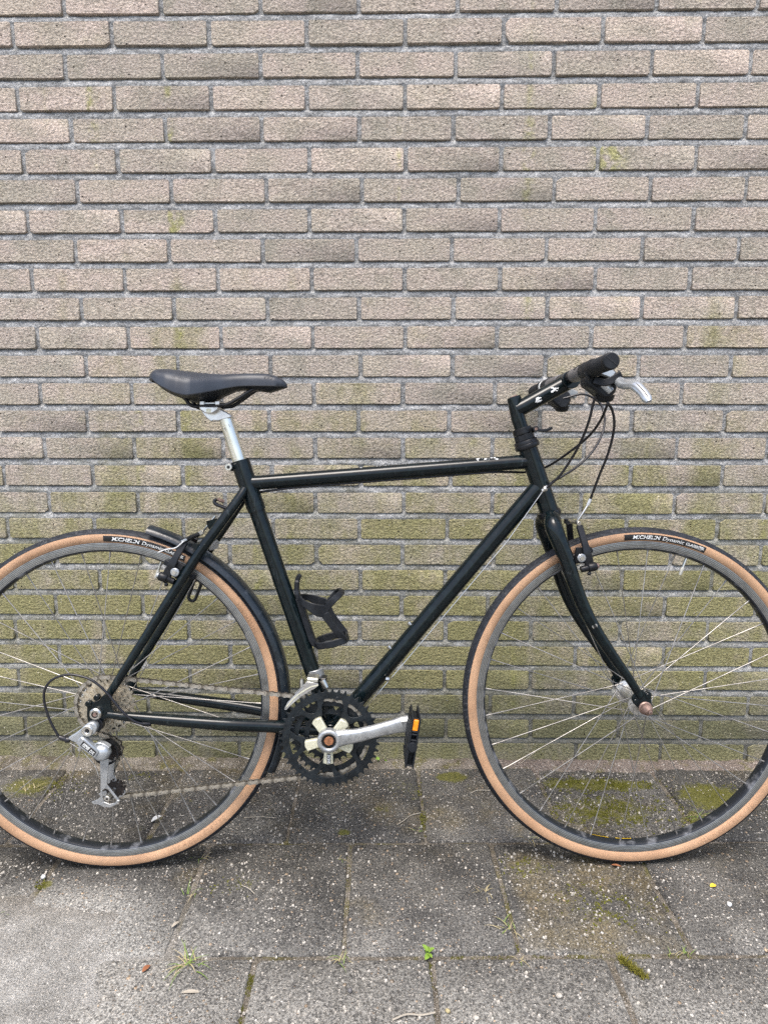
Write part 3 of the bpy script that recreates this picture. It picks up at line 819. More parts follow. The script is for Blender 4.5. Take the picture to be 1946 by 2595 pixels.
for s in (-1, 1):
    ss = [(0.2745, s * 0.014, 0.7640), (0.262, s * 0.022, 0.7420), (0.2250, s * 0.034, 0.6900), (0.1830, s * 0.042, 0.6301), (0.1000, s * 0.054, 0.4990), (0.0300, s * 0.063, 0.3890), (0.0200, s * 0.064, 0.3730)]
    c = crom(ss, 5)
    MB().tube(c, smooth_rad(ss, [0.008, 0.0093, 0.0098, 0.0098, 0.0090, 0.0075, 0.0070], 5), 14).build('seat_stay', 'paint', frame, smooth=50)
    cs = [(0.0200, s * 0.065, 0.3390), (0.0500, s * 0.064, 0.3345), (0.1400, s * 0.058, 0.3235), (0.2500, s * 0.048, 0.3105), (0.3300, s * 0.034, 0.3010), (0.4300, s * 0.026, 0.2895)]
    MB().tube(crom(cs, 5), smooth_rad(cs, [0.0065, 0.0085, 0.0112, 0.0125, 0.0122, 0.0112], 5), 16).build('chain_stay', 'paint', frame, smooth=50)
    y0, y1 = (-0.0685, -0.0625) if s < 0 else (0.0625, 0.0685)
    mb = MB()
    mb.prism([(-0.018, 0.356), (-0.014, 0.362), (0.004, 0.366), (0.010, 0.374), (0.020, 0.381), (0.0285, 0.378), (0.026, 0.362), (0.028, 0.348), (0.034, 0.341), (0.032, 0.331), (0.016, 0.333),
              (0.008, 0.322), (0.006, 0.312), (-0.008, 0.310), (-0.016, 0.320), (-0.0195, 0.336)], y0, y1)
    for (ex, ez) in ((-0.0150, 0.3610), (0.0010, 0.3725)):
        mb.cyl((ex, s * 0.061, ez), (ex, s * 0.0725, ez), 0.0056, 12)
    mb.build('rear_dropout', 'paint', frame, bevel=0.0009)
mb = MB(); mb.cyl((0.2455, -0.024, 0.8052), (0.2455, 0.024, 0.8052), 0.0058, 14); mb.cyl((0.2455, -0.0245, 0.8052), (0.2455, -0.020, 0.8052), 0.0068, 14)
mb.build('seat_bolt', 'steel', frame, bevel=0.0006)
mb = MB(); mb.cyl((0.2455, -0.0252, 0.8052), (0.2455, -0.0246, 0.8052), 0.0034, 6); mb.build('bolt_socket', 'inkblack', frame)
MB().prism([(0.2400, 0.812), (0.2570, 0.812), (0.2600, 0.797), (0.2440, 0.798)], -0.011, 0.011).build('clamp_lug', 'paint', frame, bevel=0.002)
MB().tube([(0.183, -0.04, 0.655), (0.183, 0.04, 0.655)], 0.006, 10).build('stay_bridge', 'paint', frame)
for z_, x_ in ((0.494, 0.5938), (0.4463, 0.5541)):
    d = Vector((-0.7665, 0, 0.6422))
    b0 = Vector((x_, 0, z_))
    mb = MB(); mb.cyl(b0 - d * 0.007, b0 + d * 0.0045, 0.0034, 10); mb.cyl(b0 + d * 0.0005, b0 + d * 0.0050, 0.0048, 12)
    mb.build('bottle_bolt', 'steel', frame, bevel=0.0005)
for (x_, y_, z_) in ((0.8527, -0.0235, 0.7629), (0.549, -0.017, 0.3885)):
    mb = MB(); mb.ball((x_, y_, z_), 0.0055, 8); mb.build('cable_stop', 'steel', frame)
# paint chips knocked off tube tops
def chip_patch(name, parent, pts, r_tube, spots, seed, up=(0, -0.55, 0.85)):
    """Thin irregular flakes of bare metal that follow a tube between two points."""
    a, b = Vector(pts[0]), Vector(pts[1]); d = (b - a).normalized()
    n0 = Vector(up); n0 = (n0 - d * n0.dot(d)).normalized(); w = d.cross(n0)
    r = random.Random(seed); mb = MB()
    for (t, ang, size, asp) in spots:
        c = a + (b - a) * t; n = 9; vs = []
        for k in range(n):
            q = 2 * pi * k / n; e = size * r.uniform(0.45, 1.25)
            u_ = e * cos(q) * asp; v_ = e * sin(q)
            th = ang + v_ / r_tube
            vs.append(c + d * u_ + (n0 * cos(th) + w * sin(th)) * (r_tube + 0.00035))
        cc = c + (n0 * cos(ang) + w * sin(ang)) * (r_tube + 0.00045)
        vs.append(cc)
        mb.add(vs, [[k, (k + 1) % n, n] for k in range(n)])
    tag(mb.build(name, 'chip', parent, smooth=0), kind='stuff')
r_ = random.Random(11)
chip_patch('paint_chips', frame, [(0.30, 0, 0.7750), (0.7965, 0, 0.8130)], 0.0141,
           [(r_.uniform(.85, .93), r_.uniform(-.35, .25), r_.uniform(.0007, .0019), r_.uniform(1, 2.4)) for _ in range(16)] +
           [(r_.uniform(.45, .58), r_.uniform(-.6, -.2), r_.uniform(.0004, .0009), r_.uniform(1, 3)) for _ in range(10)] + [(0.40, -0.2, 0.0016, 1.3)], 3)

# ---- fork, headset
fork = empty('fork', bike)
mb = MB(); mb.tube([(0.8668, 0, 0.7130), (0.8713, 0, 0.6990)], [0.0165, 0.0180], 22)
mb.build('fork_crown', 'paint', fork, smooth=50)
for s in (-1, 1):
    bl = [(0.8690, s * 0.004, 0.7090), (0.8668, s * 0.026, 0.7020), (0.8672, s * 0.041, 0.6850), (0.8860, s * 0.048, 0.6360), (0.9142, s * 0.0525, 0.5560), (0.9420, s * 0.0555, 0.5000), (0.9780, s * 0.0565, 0.4450), (1.0110, s * 0.0570, 0.3990), (1.0320, s * 0.0575, 0.3655)]
    MB().tube(crom(bl, 6), smooth_rad(bl, [0.0150, 0.0165, 0.0168, 0.0148, 0.0128, 0.0115, 0.0098, 0.0082, 0.0072], 6), 18).build('fork_blade', 'paint', fork, smooth=50)
    y0, y1 = sorted((s * 0.0545, s * 0.0605))
    mb = MB(); mb.prism([(1.024, 0.374), (1.036, 0.378), (1.0415, 0.372), (1.0455, 0.376), (1.054, 0.371), (1.053, 0.360), (1.056, 0.342), (1.048, 0.330), (1.036, 0.330), (1.030, 0.342), (1.0185, 0.352), (1.016, 0.362)], y0, y1)
    for (ex, ez) in ((1.0460, 0.3675), (1.0225, 0.3560)):
        mb.cyl((ex, s * 0.054, ez), (ex, s * 0.0635, ez), 0.0050, 12)
    mb.build('front_dropout', 'paint', fork, bevel=0.0008)
mb = MB(); mb.cyl((0.9399, -0.0665, 0.5036), (0.9399, -0.0635, 0.5036), 0.0052, 16); mb.build('rack_bolt', 'steel', fork, bevel=0.0006)
MB().cyl((0.9399, -0.0672, 0.5036), (0.9399, -0.0664, 0.5036), 0.0028, 6).build('bolt_socket', 'inkblack', fork)
ax = Vector((0.0411, 0, -0.1217)).normalized()
def axp(z):
    t = (0.8424 - z) / 0.1217 * 1.0
    return Vector((0.8231 + 0.0411 * t * 1.0, 0, z))
hs = empty('headset', bike)
def axis_lathe(prof, n=28):
    """prof: (z along the steering axis, radius)."""
    mb = MB(); mb.tube([axp(z) for z, r in prof], [r for z, r in prof], n)
    return mb
axis_lathe([(0.7185, 0.0205), (0.7180, 0.0232), (0.7085, 0.0238), (0.7065, 0.0222), (0.7060, 0.0196), (0.7005, 0.0190)]).build('lower_cup', 'black', hs, bevel=0.0004)
axis_lathe([(0.8400, 0.0200), (0.8415, 0.0238), (0.8490, 0.0242), (0.8500, 0.0225), (0.8500, 0.0230), (0.8562, 0.0226), (0.8570, 0.0200)]).build('upper_cup', 'black', hs, bevel=0.0004)
axis_lathe([(0.8572, 0.0196), (0.8574, 0.0200), (0.8680, 0.0196), (0.8684, 0.0165)], 8).build('locknut', 'plastic', hs, bevel=0.0005, smooth=20)
axis_lathe([(0.8690, 0.0184), (0.8692, 0.0194), (0.8800, 0.0192), (0.8803, 0.0165)]).build('stem_clamp', 'black', hs, bevel=0.0004)
mb = MB(); mb.cyl((0.8335, -0.024, 0.8772), (0.8335, 0.010, 0.8772), 0.0056, 14)
mb.build('clamp_pivot', 'black', hs, bevel=0.0005)
MB().cyl((0.8335, -0.0246, 0.8772), (0.8335, -0.0238, 0.8772), 0.0030, 8).build('bolt_socket', 'rustnut', hs)
MB().strap(crom([(0.8330, -0.018, 0.8775), (0.8440, -0.020, 0.8745), (0.8560, -0.020, 0.8755), (0.8645, -0.018, 0.8800)], 4), 0.010, 0.0055, (0, 1, 0)).build('clamp_lever', 'black', hs, bevel=0.0012)

# ---- stem and handlebar
stem = empty('stem', bike)
mb = MB(); mb.tube([axp(0.866), axp(0.900), (0.7960, 0, 0.9360), (0.7945, 0, 0.9405)], [0.0135, 0.0138, 0.0139, 0.0128], 20)
mb.build('quill', 'paint', stem, smooth=50)
MB().tube([(0.8000, 0, 0.9150), (0.8120, 0, 0.9208), (0.9000, 0, 0.9692)], [0.0158, 0.0156, 0.0158], 22).build('extension', 'paint', stem, smooth=50)
mb = MB(); mb.cyl((0.9010, -0.022, 0.9715), (0.9010, 0.022, 0.9715), 0.0175, 24); mb.build('bar_clamp', 'paint', stem, bevel=0.0012)
mb = MB(); mb.cyl((0.7952, 0.0, 0.9400), (0.7943, 0, 0.9425), 0.0075, 6); mb.build('expander_bolt', 'rustnut', stem, bevel=0.0005)
r_ = random.Random(4)
sp = [(r_.gauss(.66, .035), r_.uniform(-.35, .5), r_.uniform(.0012, .0026), r_.uniform(.7, 1.6)) for _ in range(12)] + [(r_.gauss(.27, .055), r_.uniform(.0, .45), r_.uniform(.0010, .0021), r_.uniform(1, 2.2)) for _ in range(16)]
chip_patch('paint_chips', stem, [(0.8120, 0, 0.9208), (0.9000, 0, 0.9692)], 0.0158, sp, 8, (0.2, -0.95, 0.2))

BARA, BARB = Vector((0.8955, -0.252, 0.9700)), Vector((0.9020, 0.292, 0.9830))
def bar(y):
    t = (y - BARA.y) / (BARB.y - BARA.y); return BARA + (BARB - BARA) * t
hb = MB().tube([bar(-0.240), bar(0.28)], 0.0111, 18).build('handlebar', 'black', bike, smooth=50)
for s in (-1, 1):
    g = empty('grip', bike)
    e = -0.284 if s < 0 else 0.292
    q = lambda y, s=s: bar((0.252 - (0.286 - y) * 1.03) * s if s < 0 else 0.292 - (0.286 - y) * 1.03)
    mb = MB()
    prof = [(0.286, 0.0148), (0.2845, 0.0160), (0.279, 0.0164)]
    for k in range(12):
        y = 0.277 - k * 0.0048; prof += [(y, 0.0160), (y - .0016, 0.0160), (y - .0020, 0.0154), (y - .0044, 0.0154)]
    prof += [(0.2180, 0.0160), (0.2140, 0.0168), (0.2100, 0.0172), (0.2060, 0.0172), (0.2058, 0.0180), (0.1950, 0.0184), (0.1935, 0.0170), (0.1900, 0.0168), (0.1895, 0.0182), (0.1800, 0.0180), (0.1795, 0.0150)]
    mb.tube([q(y) for y, r in prof], [r * 0.845 for y, r in prof], 22)
    mb.build('grip_sleeve', 'grip', g, smooth=40)
    d = (BARB - BARA).normalized() * s
    c0 = q(0.286)
    mb = MB(); mb.tube([c0 - d * 0.001, c0 + d * 0.0006, c0 + d * 0.0016], [0.0128, 0.0128, 0.0118], 22)
    mb.build('end_plug', 'plastic', g, smooth=40)
    u_ = Vector((0.80, 0, -0.60)); u_ = (u_ - d * u_.dot(d)).normalized()
    mb = MB(); mb.strap([c0 + d * 0.0019 - u_ * 0.0108, c0 + d * 0.0019 + u_ * 0.0108], 0.0011, 0.0006, d.cross(u_)); mb.build('moulding_line', 'inkblack', g)
    # ring between the grip and the shifter
    MB().tube([q(0.176), q(0.168)], 0.0150, 20).build('grip_collar', 'white' if s > 0 else 'black', g, bevel=0.0006)
for s in (-1, 1):
    MB().tube([bar(s * 0.132), bar(s * 0.130), bar(s * 0.050), bar(s * 0.048)], [0.0115, 0.0132, 0.0132, 0.0115], 22).build('grey_sleeve', 'greyband', bike, smooth=40)
a_ = bar(-0.090) + Vector((-0.0100, 0, 0.0095))
mb = MB()
for du, dv, wu, wv in ((0, .0062, .010, .0016), (0, -.0062, .010, .0016), (.0042, 0, .0016, .0124), (-.0042, 0, .0016, .0124)):
    th = atan2(0.82, -0.57) + dv / 0.0132
    c_ = bar(-0.090 + du) + Vector((cos(th), 0, sin(th))) * 0.0133
    mb.box(c_, (wv, wu, 0.0008), Matrix.Rotation(pi / 2 - th, 3, 'Y'))
mb.build('sleeve_mark', 'inkblack', bike)

# ---- shifters and brake levers
for s in (-1, 1):
    sh = empty('shifter', bike)
    ys = 0.90 if s < 0 else 1.0
    c0 = bar(s * 0.148 * ys)
    P_ = lambda x, y, z, c0=c0, s=s, ys=ys: Vector((c0.x + x, s * y * ys, c0.z + z - (0.66 * (x - 0.045) if x > 0.045 and s < 0 else 0.0) + (0.012 if s > 0 and x > 0.02 and y > 0.16 else 0.0)))
    mb = MB(); mb.tube([bar(s * 0.166 * ys), bar(s * 0.130 * ys)], 0.0152, 20); mb.build('clamp_band', 'plastic', sh, bevel=0.001)
    body = MB()
    outl = [(-0.008, -0.010), (0.010, -0.014), (0.034, -0.010), (0.043, -0.020), (0.044, -0.036), (0.034, -0.050), (0.021, -0.050), (0.006, -0.037), (-0.010, -0.026)]
    ya, yb = sorted((s * 0.128 * ys, s * 0.172 * ys))
    body.prism([(c0.x + x, c0.z + z) for x, z in outl], ya, yb)
    body.build('shifter_body', 'plastic', sh, bevel=0.0035)
    mb = MB(); mb.tube([P_(0.030, 0.150, -0.044), P_(0.030, 0.150, -0.054)], [0.0165, 0.0125], 20); mb.ball(P_(0.030, 0.150, -0.052), 0.0128, 12, (1, 1, 0.35))
    mb.build('indicator_cap', 'plastic', sh, bevel=0.0008)
    mb = MB(); mb.strap(crom([P_(0.002, 0.176, -0.020), P_(0.018, 0.186, -0.026), P_(0.036, 0.190, -0.018), P_(0.044, 0.188, -0.010)], 4), 0.012, 0.004, (0.3, 0, 1)); mb.build('thumb_lever', 'plastic', sh, bevel=0.001)
    mb = MB(); mb.strap(crom([P_(-0.006, 0.172, 0.004), P_(-0.012, 0.176, -0.008), P_(-0.006, 0.178, -0.020)], 4), 0.010, 0.004, (0, 1, 0)); mb.build('trigger', 'plastic', sh, bevel=0.001)
    lv = empty('brake_lever', bike)
    mb = MB(); mb.tube([bar(s * 0.186 * ys), bar(s * 0.172 * ys)], 0.0148, 20)
    mb.prism([(c0.x + x, c0.z + z) for x, z in ((0.006, 0.010), (0.014, 0.012), (0.040, -0.010), (0.046, -0.022), (0.040, -0.028), (0.028, -0.018), (0.008, -0.010))], *sorted((s * 0.160 * ys, s * 0.184 * ys)))
    mb.build('lever_bracket', 'silver', lv, bevel=0.0018)
    blade = [P_(0.030, 0.172, -0.010), P_(0.0390, 0.188, -0.022), P_(0.0435, 0.204, -0.0300), P_(0.047, 0.222, -0.0315), P_(0.050, 0.240, -0.0325), P_(0.0560, 0.256, -0.0405), P_(0.0600, 0.268, -0.0500), P_(0.0610, 0.274, -0.0550)]
    cb = crom(blade, 4); rr = smooth_rad(blade, [0.0085, 0.0080, 0.0105, 0.0112, 0.0098, 0.0084, 0.0082, 0.0046], 4)
    if s > 0:
        MB().strap(crom([P_(0.012, 0.150, 0.006), P_(0.034, 0.152, -0.008), P_(0.062, 0.160, -0.020)], 4), 0.020, 0.018, (0, 1, 0)).build('lever_body', 'silver', lv, bevel=0.003)
    MB().tube(cb, rr, 14, True, (0.62, 1.0)).build('lever_blade', 'silver', lv, smooth=60)
    mb = MB(); cbx = [p + Vector((0.0, -s * 0.0 - 0.0, 0)) + Vector((-0.1, -0.95, 0.3)).normalized() * (0.0066 if s < 0 else -0.0066) for p in cb[12:25]]
    mb.tube(cbx, 0.0008, 6); mb.build('lever_groove', 'greyband', lv)
    for q in (9, 13):
        c_ = cb[q] + Vector((-0.1, -0.95, 0.3)).normalized() * 0.0072
        MB().box(c_, (0.0012, 0.0012, 0.0052)).build('reach_mark', 'inkblack', lv)
    mb = MB(); mb.strap([P_(0.026, 0.176, 0.004), P_(0.040, 0.184, -0.016)], 0.0045, 0.0045, (0, 1, 0)); mb.build('cable_slot', 'inkblack', lv)
    mb = MB(); mb.tube([P_(0.020, 0.168, -0.026), P_(0.034, 0.172, -0.040)], [0.0085, 0.0065], 14); mb.build('lever_hinge', 'silver', lv, bevel=0.001)
    # barrel adjusters that point in along the bar
    MB().tube([P_(0.036, 0.158, -0.020), P_(0.034, 0.132, -0.030)], [0.0058, 0.0048], 12).build('barrel_adjuster', 'plastic', lv, bevel=0.0006)

# ---- cables
def cable(name, pts, r=0.0024, mat='housing', n=9, parent=bike, seg=8):
    return MB().tube(crom(pts, seg), r, n).build(name, mat, parent, smooth=60)
cable('gear_cable', [(0.9110, -0.138, 0.9280), (0.9081, -0.13, 0.9169), (0.9052, -0.12, 0.8897), (0.9025, -0.10, 0.8644), (0.8974, -0.08, 0.8400), (0.8898, -0.06, 0.8167), (0.8758, -0.042, 0.7886), (0.8583, -0.028, 0.7680), (0.8535, -0.0250, 0.7635)])
cable('brake_cable', [(0.9300, -0.14, 0.9250), (0.9283, -0.14, 0.9104), (0.9295, -0.11, 0.8904), (0.9244, -0.08, 0.8692), (0.9143, -0.05, 0.8509), (0.8971, -0.02, 0.8315), (0.8786, 0.01, 0.8132), (0.8613, 0.025, 0.8027), (0.8305, 0.028, 0.7945), (0.7920, 0.012, 0.7945), (0.7565, 0.0, 0.7945), (0.70, 0.0, 0.7905), (0.45, 0.0, 0.7715), (0.3638, 0.0, 0.7645), (0.3346, 0.0, 0.7610), (0.300, 0.006, 0.7560)])
cable('gear_cable', [(0.9260, 0.130, 0.9500), (0.9700, 0.126, 0.9590), (1.0040, 0.128, 0.9420), (1.0114, 0.12, 0.9204), (1.0072, 0.10, 0.8987), (0.9943, 0.08, 0.8688), (0.9706, 0.06, 0.8374), (0.9395, 0.045, 0.8091), (0.9043, 0.034, 0.7875), (0.8759, 0.027, 0.7727), (0.858, 0.025, 0.765)])
cable('brake_cable', [(0.9270, -0.14, 0.9220), (0.9310, -0.14, 0.9141), (0.9413, -0.13, 0.9039), (0.9491, -0.12, 0.8822), (0.9530, -0.10, 0.8547), (0.9509, -0.08, 0.8223), (0.9445, -0.06, 0.7887), (0.9369, -0.035, 0.7433)])
mb = MB(); mb.tube([(0.9369, -0.035, 0.7433), (0.9320, -0.034, 0.7310)], 0.0031, 12); mb.build('cable_ferrule', 'ferrule', bike, bevel=0.0004)
cable('brake_noodle', [(0.9322, -0.034, 0.7315), (0.9200, -0.036, 0.7130), (0.9125, -0.034, 0.7010), (0.9095, -0.026, 0.6972), (0.9080, -0.012, 0.6965)], 0.0022, 'steel', 10)
mb = MB(); mb.tube([(0.8575, -0.0240, 0.7672), (0.8475, -0.0215, 0.7580)], [0.0042, 0.0038], 12); mb.build('cable_barrel', 'steel', bike, bevel=0.0006)
# bare wires under the down tube
for yy, off in ((-0.0130, 0.004), (0.0030, 0.0)):
    a = Vector((0.8490, yy - 0.010 if yy < 0 else 0.02, 0.7590)); b = Vector((0.5440, yy * 0.55, 0.3840)); c = Vector((0.4640, yy * 0.5, 0.2780))
    nrm = Vector((0.7665, 0, -0.6422))
    MB().tube([a, a + (b - a) * 0.25 + nrm * 0.010, b + nrm * 0.0035 + nrm * off, c], 0.0009, 6).build('shift_wire', 'steel', bike)

# ---- saddle and seatpost
saddle = empty('saddle', bike)
TOPZ = [(0.1020, 0.9700), (0.1035, 0.9765), (0.1063, 0.9845), (0.1125, 0.9895), (0.1227, 0.9919), (0.1411, 0.9915), (0.1654, 0.9888), (0.1878, 0.9860), (0.2122, 0.9843), (0.2367, 0.9835), (0.2571, 0.9848), (0.2775, 0.9856), (0.298, 0.9858), (0.3184, 0.9848), (0.3347, 0.9807), (0.3489, 0.9736), (0.3554, 0.9660), (0.3562, 0.9635)]
EDGZ = [(0.1020, 0.9690), (0.1144, 0.9691), (0.1251, 0.9603), (0.1349, 0.9544), (0.1545, 0.9445), (0.1703, 0.9391), (0.1842, 0.9376), (0.2041, 0.9425), (0.2241, 0.9484), (0.2441, 0.9543), (0.2641, 0.9588), (0.284, 0.9602), (0.3138, 0.9602), (0.3437, 0.9602), (0.3562, 0.9605)]
HALFW = [(0.1020, 0.018), (0.1035, 0.034), (0.1063, 0.044), (0.1125, 0.053), (0.1227, 0.062), (0.1411, 0.070), (0.1654, 0.074), (0.1878, 0.070), (0.2041, 0.060), (0.2241, 0.046), (0.2441, 0.034), (0.2641, 0.0270), (0.284, 0.0235), (0.3138, 0.0215), (0.3347, 0.0200), (0.3489, 0.0150), (0.3554, 0.008), (0.3562, 0.003)]
def interp(tab, x):
    if x <= tab[0][0]: return tab[0][1]
    for (a, va), (b, vb) in zip(tab[:-1], tab[1:]):
        if x <= b: return va + (vb - va) * (x - a) / (b - a)
    return tab[-1][1]
def saddle_shell(name, mat, inset, top_drop, n_u=15):
    xs = sorted(set([p[0] for p in TOPZ] + [0.102 + k * 0.0072 for k in range(36)]))
    vs = []; fs = []
    for x in xs:
        zt, ze, w = interp(TOPZ, x), interp(EDGZ, x), interp(HALFW, x)
        for k in range(n_u):
            u = -1 + 2 * k / (n_u - 1)
            a = abs(u)
            y = w * (sin(a * pi / 2) ** 0.85) * (1 if u > 0 else -1)
            z = ze + (zt - ze) * (max(0.0, cos(a * pi / 2)) ** 0.62)
            groove = 0.0030 * math.exp(-(u / 0.11) ** 2) * min(1, max(0, (0.335 - x) / 0.05))
            vs.append((x, y, z - groove))
        vs.append((x, w * 0.86, ze - 0.0022)); vs.append((x, w * 0.3, ze + 0.004)); vs.append((x, -w * 0.3, ze + 0.004)); vs.append((x, -w * 0.86, ze - 0.0022))
    m = n_u + 4
    for i in range(len(xs) - 1):
        for k in range(m):
            fs.append([i * m + k, i * m + (k + 1) % m, (i + 1) * m + (k + 1) % m, (i + 1) * m + k])
    fs.append(list(range(m))); fs.append([(len(xs) - 1) * m + k for k in range(m)])
    mb = MB(); mb.add(vs, fs)
    return mb.build(name, mat, saddle, smooth=52)
saddle_shell('saddle_cover', 'leather', 0, 0)
# plastic base under the cover
mb = MB()
xs = [0.118, 0.131, 0.147, 0.163, 0.1852, 0.200, 0.2177, 0.2341, 0.2546, 0.275, 0.2952, 0.3236, 0.3480, 0.3535]
LOW = [(0.118, 0.9590), (0.131, 0.9485), (0.147, 0.9400), (0.163, 0.9350), (0.1852, 0.9275), (0.200, 0.9290), (0.2177, 0.9330), (0.2341, 0.9415), (0.2546, 0.9515), (0.275, 0.9535), (0.2952, 0.9522), (0.3236, 0.9490), (0.348, 0.9560), (0.3535, 0.9590)]
vs = []; fs = []
for x in xs:
    w = interp(HALFW, x) * 0.93; ze = interp(EDGZ, x); zl = min(interp(LOW, x), ze - 0.003)
    ww = w * (0.45 if 0.16 < x < 0.25 else 0.75)
    vs += [(x, -w, ze - 0.0008), (x, -ww, lerp(ze, zl, 0.75)), (x, -ww * 0.6, zl), (x, ww * 0.6, zl), (x, ww, lerp(ze, zl, 0.75)), (x, w, ze - 0.0008), (x, 0, ze + 0.006)]
m = 7
for i in range(len(xs) - 1):
    for k in range(m): fs.append([i * m + k, i * m + (k + 1) % m, (i + 1) * m + (k + 1) % m, (i + 1) * m + k])
fs.append(list(range(m))); fs.append([(len(xs) - 1) * m + k for k in range(m)])
mb.add(vs, fs); mb.build('saddle_base', 'plastic', saddle, smooth=40)
pip = [Vector((x, -interp(HALFW, x) * 0.985, interp(EDGZ, x) - 0.0008)) for x in [0.1045 + k * 0.0066 for k in range(38)]]
MB().tube(pip, 0.0011, 6).build('saddle_piping', 'saddleprint', saddle)
for s in (-1, 1):
    rl = [(0.150, s * 0.030, 0.9440), (0.1656, s * 0.026, 0.9360), (0.1725, s * 0.023, 0.9260), (0.1815, s * 0.0215, 0.9210), (0.1977, s * 0.0215, 0.9212), (0.2383, s * 0.0215, 0.9236), (0.2485, s * 0.021, 0.9262), (0.2650, s * 0.018, 0.9360), (0.2895, s * 0.013, 0.9520), (0.3000, s * 0.011, 0.9560)]
    MB().tube(crom(rl, 5), 0.0036, 10).build('saddle_rail', 'black', saddle, smooth=60)
vs2, fs2, w2 = text_mesh('VIVO', 0.0100, 0.15, 0.0001, 1.05)
k2 = 0.0165 / w2
def saddle_side(x, z):
    zt, ze, w = interp(TOPZ, x), interp(EDGZ, x), interp(HALFW, x)
    f = min(1, max(0, (z - ze) / (zt - ze))); c = f ** (1 / 0.62); a = math.acos(min(1, c)) / (pi / 2)
    return -w * sin(a * pi / 2) ** 0.85
mb = MB(); vv = []
for a, b in vs2:
    x = 0.3145 + a * k2; z = 0.9722 + b * 0.95
    vv.append((x, saddle_side(x, z) - 0.0006, z))
mb.add(vv, fs2); mb.build('saddle_lettering', 'saddleprint', saddle, smooth=0)

post = empty('seatpost', bike)
MB().tube([(0.2372, 0, 0.8975), (0.2630, 0, 0.8150)], 0.0134, 24).build('post_tube', 'post', post, smooth=50)
mb = MB(); mb.prism([(0.1905, 0.9160), (0.1990, 0.9030), (0.2080, 0.8945), (0.2130, 0.8920), (0.2150, 0.8945), (0.2245, 0.8935), (0.2505, 0.9005), (0.2480, 0.9060), (0.2400, 0.9110), (0.2270, 0.9170), (0.2060, 0.9120)], -0.0135, 0.0135)
mb.build('post_head', 'alu', post, bevel=0.0035)
mb = MB(); mb.prism([(0.1915, 0.9205), (0.1935, 0.9140), (0.2035, 0.9075), (0.2175, 0.9070), (0.2285, 0.9140), (0.2290, 0.9200)], -0.0262, 0.0262); mb.build('lower_cradle', 'alu', post, bevel=0.002)
for x_ in (0.1935, 0.2225):
    MB().prism([(x_, 0.9230), (x_, 0.9300), (x_ + 0.009, 0.9305), (x_ + 0.009, 0.9232)], -0.0262, 0.0262).build('upper_clamp', 'alu', post, bevel=0.001)
MB().prism([(0.196, 0.9245), (0.196, 0.929), (0.230, 0.929), (0.230, 0.9245)], -0.018, 0.018).build('clamp_plate', 'alu', post, bevel=0.001)
MB().prism([(0.2060, 0.9085), (0.2060, 0.9155), (0.2150, 0.9155), (0.2150, 0.9085)], -0.0268, -0.0255).build('cradle_notch', 'cream', post)
d_ = (Vector((0.2630, 0, 0.8150)) - Vector((0.2372, 0, 0.8975))).normalized()
mb = MB()
for q, a in ((0.012, -1.9), (0.0155, -2.55)):
    c_ = Vector((0.2372, 0, 0.8975)) + d_ * q
    u_ = Vector((0, 1, 0)); w_ = d_.cross(u_)
    n_ = u_ * cos(pi - 0.35) + w_ * sin(pi - 0.35) * (1 if a > -2 else -1)
    mb.strap([c_ + n_ * 0.01355, c_ + n_ * 0.01355 + d_ * 0.006], 0.0007, 0.0004, d_.cross(n_))
mb.build('post_marks', 'inkblack', post)

# ---- wheels
RC, RT = 0.327, 0.016           # tyre: ring radius, tube radius
def tyre_y(r):                  # near side surface of the tyre at radius r
    return -sqrt(max(1e-9, RT * RT - (r - RC) ** 2))
def tyre_mesh():
    mb = MB(); n = 176; A = radians(66)
    tread = [A - 2 * A * k / 10 for k in range(11)]
    def ring(angles, mi, rad, tread_part):
        prof = [(RC + rad * cos(a), -rad * sin(a)) for a in angles]
        mb.lathe(prof, (0, 0, 0), n, 'y', mi, False, True)
    ring(tread, 0, RT, True)
    ring([A + (radians(152) - A) * k / 8 for k in range(9)], 1, RT - 0.0002, False)
    ring([-radians(152) + (radians(152) - A) * k / 8 for k in range(9)], 1, RT - 0.0002, False)
    return mb.mesh('tyre', ['tread', 'tan'], smooth=60)
TYRE = tyre_mesh()
def rim_mesh():
    mb = MB()
    prof = [(0.3130, -0.0082), (0.3165, -0.0112), (0.3160, -0.0120), (0.3030, -0.0122), (0.3022, -0.0118), (0.3000, -0.0108), (0.2985, -0.0080), (0.2978, -0.0040), (0.2976, 0.0), (0.2978, 0.0040), (0.2985, 0.0080), (0.3000, 0.0108), (0.3022, 0.0118), (0.3030, 0.0122), (0.3160, 0.0120), (0.3165, 0.0112), (0.3130, 0.0082), (0.306, 0.0)]
    mb.lathe(prof, (0, 0, 0), 176, 'y', 0, True)
    return mb.mesh('rim', 'rim', smooth=30)
RIM = rim_mesh()
def spoke_mesh(side_y, r_flange, lead, out):
    """One spoke of a three-cross wheel with its nipple; rim end at angle 90 degrees."""
    a_rim = radians(90); a_hub = a_rim - lead * radians(67.5)
    h = Vector((r_flange * cos(a_hub), side_y + out * 0.0022, r_flange * sin(a_hub)))
    e = Vector((0, side_y * 0.10, 0.2985))
    mb = MB(); d = (e - h).normalized()
    mb.tube([h, h + (e - h) * 0.5, e], 0.00098, 6)
    mb.tube([e - d * 0.0115, e - d * 0.002, e + d * 0.002], [0.0016, 0.0019, 0.0026], 7)
    mb.ball(h, 0.0020, 6)
    return mb.mesh('spoke', 'spoke', smooth=60)
